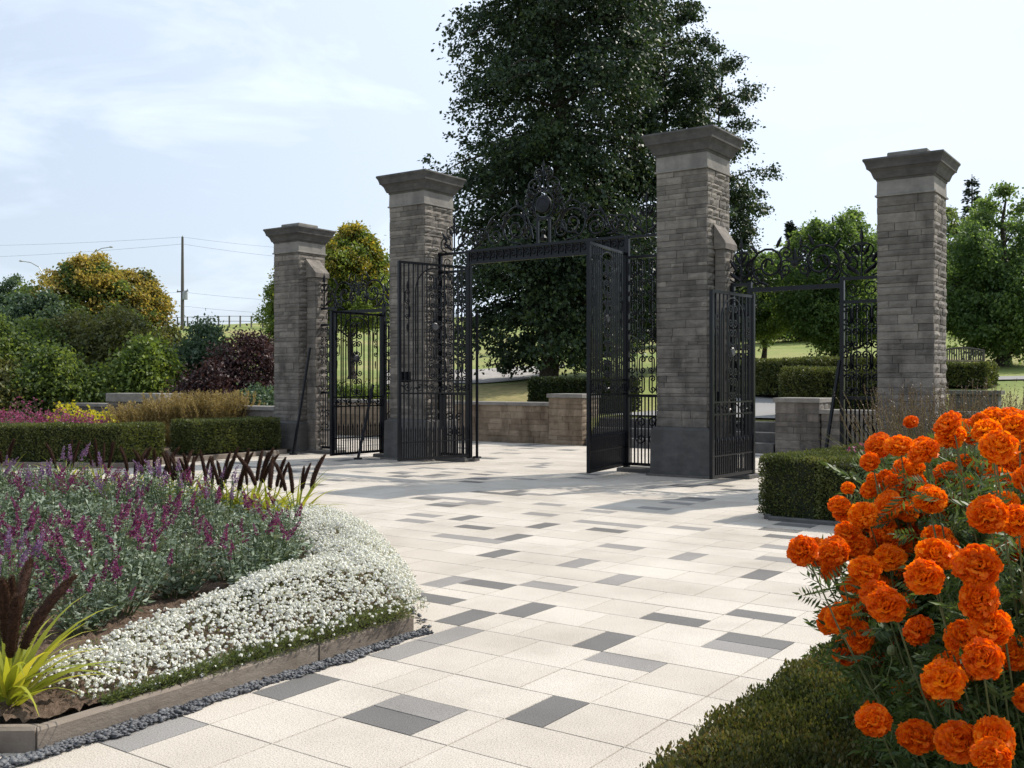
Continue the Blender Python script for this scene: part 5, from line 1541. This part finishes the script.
lawn_tree(1060, 70, 350, 215, 60, 'distant tree at the right edge behind the broad right tree', 'light_leaf', 48, 16, 0.24, 11, 0.22, 0.24, tcl=0.5)
lawn_tree(600, 78, 355, 240, 60, 'distant tree filling the gap below the huge dark tree', 'maple_leaf', 48, 16, 0.25, 12, 0.22, 0.26, tcl=0.5)
lawn_tree(690, 80, 355, 250, 40, 'distant tree directly behind the tallest pillar', 'maple_leaf', 48, 16, 0.22, 13, 0.22, 0.26, tcl=0.5)
def conifer(px, d, top_py, half_px, label, low=0.1, per=26, tiers=22, seed=0):
    u, v = ray(px, d); z = T(u,v); H = hgt(top_py, d)-z; r = half_px*d/F
    t = empty('spruce_tree', (u,v,z), 0, label, 'conifer', 'distant spruces')
    Ps, Ds = [], []
    mb = MB(); mb.tube([(0,0,0),(0,0,H*0.5),(0,0,H)], [0.02*H,0.012*H,0.002*H], 7)
    for i in range(tiers):
        f = low+(1-low)*i/tiers; rr = r*(1-f)**0.8*R.uniform(.75,1.15)+0.05
        for k in range(9):
            a = R.uniform(0,6.28); l = rr*R.uniform(0.6,1.1)
            tt = rng.uniform(0.15,1,per)
            c = np.column_stack([math.cos(a)*l*tt, math.sin(a)*l*tt, H*f-0.25*l*tt+0.1*l*tt**2+rng.normal(size=per)*0.05*r])
            Ps.append(c+rdirs(per)*0.06*r); Ds.append(np.column_stack([np.full(per,math.cos(a)),np.full(per,math.sin(a)),np.full(per,-.2)])+rdirs(per)*0.7)
            mb.tube([(0,0,H*f),(math.cos(a)*l,math.sin(a)*l,H*f-0.15*l)], [0.006*H*(1-f)+.01,0.006], 4)
    link_mesh('crown', np_mesh('crown', leaf_verts(np.concatenate(Ps), np.concatenate(Ds), 0.16*r*0.9, 0.06*r, 0.1)), M['conifer_leaf'], t)
    mb.build('trunk', M['bark'], t)
conifer(791, 95, 220, 26, 'pointed spruce top rising above the trees behind the right side gate')
conifer(972, 90, 174, 30, 'sparse spruce top rising left of the broad right tree', tiers=16, per=14)
# left side
def side_tree(px, d, top_py, half_px, label, mat, nb, seed, name='tree_with_autumn_leaves', low=0.25, extra=None, trunk=0.18):
    return lawn_tree(px, d, 0, top_py, half_px, label, mat, nb, 20, trunk, seed, low, 0.15, name, 0.3, 0.42, None, extra, 0.6, 0.15)
side_tree(88, 44, 250, 52, 'broad green tree with golden brown top above the shrubs at left', 'shrub_leaf', 85, 21, extra=(32,'autumn_leaf'))
side_tree(134, 45, 266, 40, 'golden yellow tree just right of the golden brown topped one', 'olive_shrub_leaf', 55, 22, extra=(46,'autumn_leaf'))
side_tree(40, 42, 285, 40, 'green tree left of the golden topped tree', 'blue_shrub_leaf', 70, 23, name='broadleaf_tree')
side_tree(352, 50, 222, 50, 'yellowing tree standing between the two left pillars', 'bright_shrub_leaf', 60, 24, low=0.4, extra=(46,'yellowing_leaf'))
side_tree(290, 56, 258, 28, 'yellow green tree peeking left of the far left pillar', 'bright_shrub_leaf', 50, 25, extra=(24,'yellowing_leaf'))
side_tree(10, 58, 272, 42, 'dark blue green tree at the far left behind the shrubs', 'blue_shrub_leaf', 80, 26, name='broadleaf_tree', low=0.1)
def shrub(px, d, top_py, half_px, label, mat, ncl, seed, leaf=0.12, name='garden_shrub', z=0.0, per=34, wob=0.4, group=None):
    u, v = ray(px, d); z = T(u,v); H = hgt(top_py, d)-z; r = half_px*d/F
    t = tree(name, label, (u,v), H*0.85, 0.05, [(0.1,r*0.75),(H*0.25,r*0.98),(H*0.5,r),(H*0.72,r*0.85),(H*0.88,r*0.58),(H,r*0.12)], ncl, per, 0.36*max(1,r/1.8), leaf, mat, cat='shrub', group=group, seed=seed, nl=18, wob=wob, inner=0.4)
    return t
GS = 'shrubs behind the garden wall'
shrub(-4, 29, 318, 40, 'mid green shrub cut by the left edge of the photo', 'shrub_leaf', 420, 31, group=GS)
shrub(34, 31, 318, 42, 'dark green bushy shrub left of the tall olive shrub', 'shrub_leaf', 460, 32, group=GS)
shrub(78, 32, 312, 42, 'olive brown tinged shrub under the golden topped tree', 'olive_shrub_leaf', 460, 33, group=GS)
shrub(118, 31, 303, 38, 'tall olive green shrub right of the middle of the shrub bank', 'olive_shrub_leaf', 520, 34, group=GS)
shrub(146, 29, 338, 30, 'bright lime green shrub above the raised block of the garden wall', 'bright_shrub_leaf', 460, 35, leaf=0.13, group=GS)
shrub(98, 28.6, 366, 34, 'low dark green shrub directly behind the yellow flowers', 'shrub_leaf', 380, 36, group=GS)
shrub(52, 28.4, 344, 34, 'low green shrub behind the magenta flowers', 'shrub_leaf', 380, 37, group=GS)
shrub(8, 28.0, 362, 30, 'low yellowish shrub at the left edge above the garden wall', 'olive_shrub_leaf', 320, 38, group=GS)
shrub(186, 32, 342, 28, 'olive shrub between the lime shrub and the blue green one', 'olive_shrub_leaf', 320, 39, group=GS)
shrub(206, 31, 318, 28, 'upright blue green shrub below the utility pole', 'blue_shrub_leaf', 420, 40, group=GS)
shrub(250, 29.5, 332, 36, 'dark purple leaved shrub left of the far left pillar', 'purple_shrub_leaf', 560, 41, leaf=0.10, group=GS)
shrub(212, 28.4, 362, 28, 'low dark purple shrub in front of the blue green shrub', 'purple_shrub_leaf', 340, 42, leaf=0.10, group=GS)
shrub(262, 27.6, 384, 22, 'low pale leaved plant under the purple shrub by the far left pillar', 'blue_shrub_leaf', 160, 43, leaf=0.10, group=GS)
for px, d in [(338,31.5),(352,32),(366,31.2),(380,31.8),(394,31.5)]:
    shrub(px, d, R.uniform(380,392), 9, 'small leafy shrub on the terrace seen through the small left gate', 'bright_shrub_leaf', 60, px, leaf=0.09, group='small shrubs beyond the left gate')

# ------------------------------------------------------------------ park bench
M['bench'] = plain_mat('weathered_wood', (0.06,0.05,0.042), (0.11,0.095,0.08), 20, 0.7, 0.2)
u, v = ray(961, 36.5)
bn = empty('park_bench', (u,v,T(u,v)), 0.12, 'dark slatted park bench on the lawn beside the broad right tree', 'bench')
mb = MB()
for y in (-0.22,-0.12,-0.02,0.08): mb.bbox(-0.78,0.78,y-0.04,y+0.04,0.42,0.455,0.006)
mb.build('seat', M['bench'], bn)
mb = MB()
n = 19
for i in range(n):
    x = -0.72+1.44*i/(n-1); h = 0.80+0.12*math.cos(x/0.75*math.pi/2)
    mb.box(x-0.022,x+0.022,0.16,0.185,0.50,h)
mb.tube([(-0.76+1.52*i/12,0.172,0.82+0.12*math.cos((-0.76+1.52*i/12)/0.76*math.pi/2)) for i in range(13)], 0.032, 6)
mb.box(-0.76,0.76,0.155,0.19,0.47,0.50)
mb.build('backrest', M['bench'], bn)
for x in (-0.74,0.74):
    for y, h in ((-0.22,0.62),(0.172,0.84)): MB().box(x-0.035,x+0.035,y-0.03,y+0.03,0,h).build('leg', M['bench'], bn)
    MB().bbox(x-0.04,x+0.04,-0.27,0.14,0.622,0.655,0.008).build('armrest', M['bench'], bn)

# ------------------------------------------------------------------ utility pole, wires, street lamps, rail fence on the rise
M['pole'] = plain_mat('pole_wood', (0.07,0.062,0.055), (0.13,0.12,0.11), 10, 0.85, 0.2)
M['galv'] = plain_mat('galvanised', (0.25,0.26,0.27), (0.36,0.37,0.38), 12, 0.5, 0.05, 0.4)
M['wire'] = plain_mat('wire_black', (0.03,0.03,0.03), (0.05,0.05,0.05), 5, 0.6, 0.0)
pd_ = 105
u, v = ray(182.5, pd_); zg = T(u,v); zt = hgt(237, pd_)
up = empty('utility_pole', (u,v,zg), 0, 'tall thin wooden utility pole rising above the shrubs at left', 'pole')
MB().tube([(0,0,-0.3),(0,0,(zt-zg)*0.5),(0,0,zt-zg)], [0.2,0.165,0.12], 8).build('pole', M['pole'], up)
hz = lambda py: hgt(py, pd_)-zg
MB().lathe([(0.001,0),(0.26,0.02),(0.28,0.1),(0.28,0.75),(0.22,0.9),(0.001,0.95)], 10, (0.42,0.0,hz(300))).build('transformer', M['galv'], up)
mb = MB(); mb.box(-0.9,0.9,-0.06,0.06,hz(292),hz(292)+0.12); mb.box(0.0,0.42,-0.04,0.04,hz(297),hz(297)+0.08)
mb.build('crossarm', M['pole'], up)
for x in (-0.8,0.8): MB().lathe([(0.03,0),(0.07,0.05),(0.03,0.1),(0.06,0.15),(0.001,0.2)], 6, (x,0,hz(292)+0.12)).build('insulator', M['galv'], up)
MB().lathe([(0.03,0),(0.07,0.06),(0.03,0.12),(0.001,0.2)], 6, (0,0,zt-zg)).build('insulator', M['galv'], up)
pu = Vector((u, v, zg))
def wire(py, py_l, py_r, label):
    a = Vector((*ray(-160, 150), hgt(py_l, 150))); b = Vector((pu.x, pu.y, hgt(py, pd_))); c = Vector((*ray(420, 128), hgt(py_r, 128)))
    pts = []
    for p, q in ((a,b),(b,c)):
        for i in range(13):
            t = i/12; w = p.lerp(q, t); w.z -= 1.3*4*t*(1-t)*0.5
            pts.append(tuple(w))
    tag(MB().tube(pts, 0.013, 4).build('overhead_wire', M['wire']), label, 'wire', 'overhead wires')
wire(237, 243, 250, 'topmost overhead wire running across to the top of the utility pole')
wire(244, 258, 262, 'second overhead wire, just below the pole top')
wire(292, 298, 300, 'third overhead wire, meeting the pole at the crossarm')
wire(306, 312, 312, 'lowest overhead wire passing the pole under the transformer')
def lamp(px, py, flip, label):
    d = 120; u, v = ray(px, d); z = T(u,v); H = hgt(py, d)-z
    t = empty('street_lamp', (u,v,z), YAW, label, 'street lamp', 'distant street lamps')
    MB().tube([(0,0,0),(0,0,H*0.6),(0,0,H-0.6)], [0.13,0.1,0.08], 7).build('pole', M['galv'], t)
    s = flip
    MB().tube([(0,0,H-0.62),(s*0.6,0,H+0.35),(s*1.6,0,H+0.9),(s*2.6,0,H+1.05)], [0.06,0.055,0.05,0.045], 6).build('arm', M['galv'], t)
    MB().lathe([(0.001,-0.08),(0.18,-0.05),(0.24,0.02),(0.12,0.12),(0.001,0.14)], 8, (s*2.75,0,H+1.05)).build('lamp_head', M['galv'], t)
lamp(44, 270, -1, 'distant street lamp with curved arm left of the golden topped tree')
lamp(88, 256, 1, 'distant street lamp with curved arm just above the golden tree top')
fd = 112
fa, fb = ray(158, fd+6), ray(286, fd-6)
rf = empty('rail_fence', ((fa[0]+fb[0])/2,(fa[1]+fb[1])/2,0), 0, 'thin post and rail fence along the top of the grassy rise', 'fence')
n = 13; prev = None; rails = [MB(), MB()]
for i in range(n):
    t = i/(n-1); x = fa[0]+(fb[0]-fa[0])*t-rf.location.x; y = fa[1]+(fb[1]-fa[1])*t-rf.location.y
    z = T(x+rf.location.x, y+rf.location.y)
    MB().box(x-0.06,x+0.06,y-0.06,y+0.06,z-0.1,z+1.2).build('post', M['pole'], rf)
    if prev:
        for k, hh in ((0,1.15),(1,0.6)): rails[k].tube([(prev[0],prev[1],prev[2]+hh),(x,y,z+hh)], 0.035, 4)
    prev = (x,y,z)
for r_ in rails: r_.build('rail', M['pole'], rf)
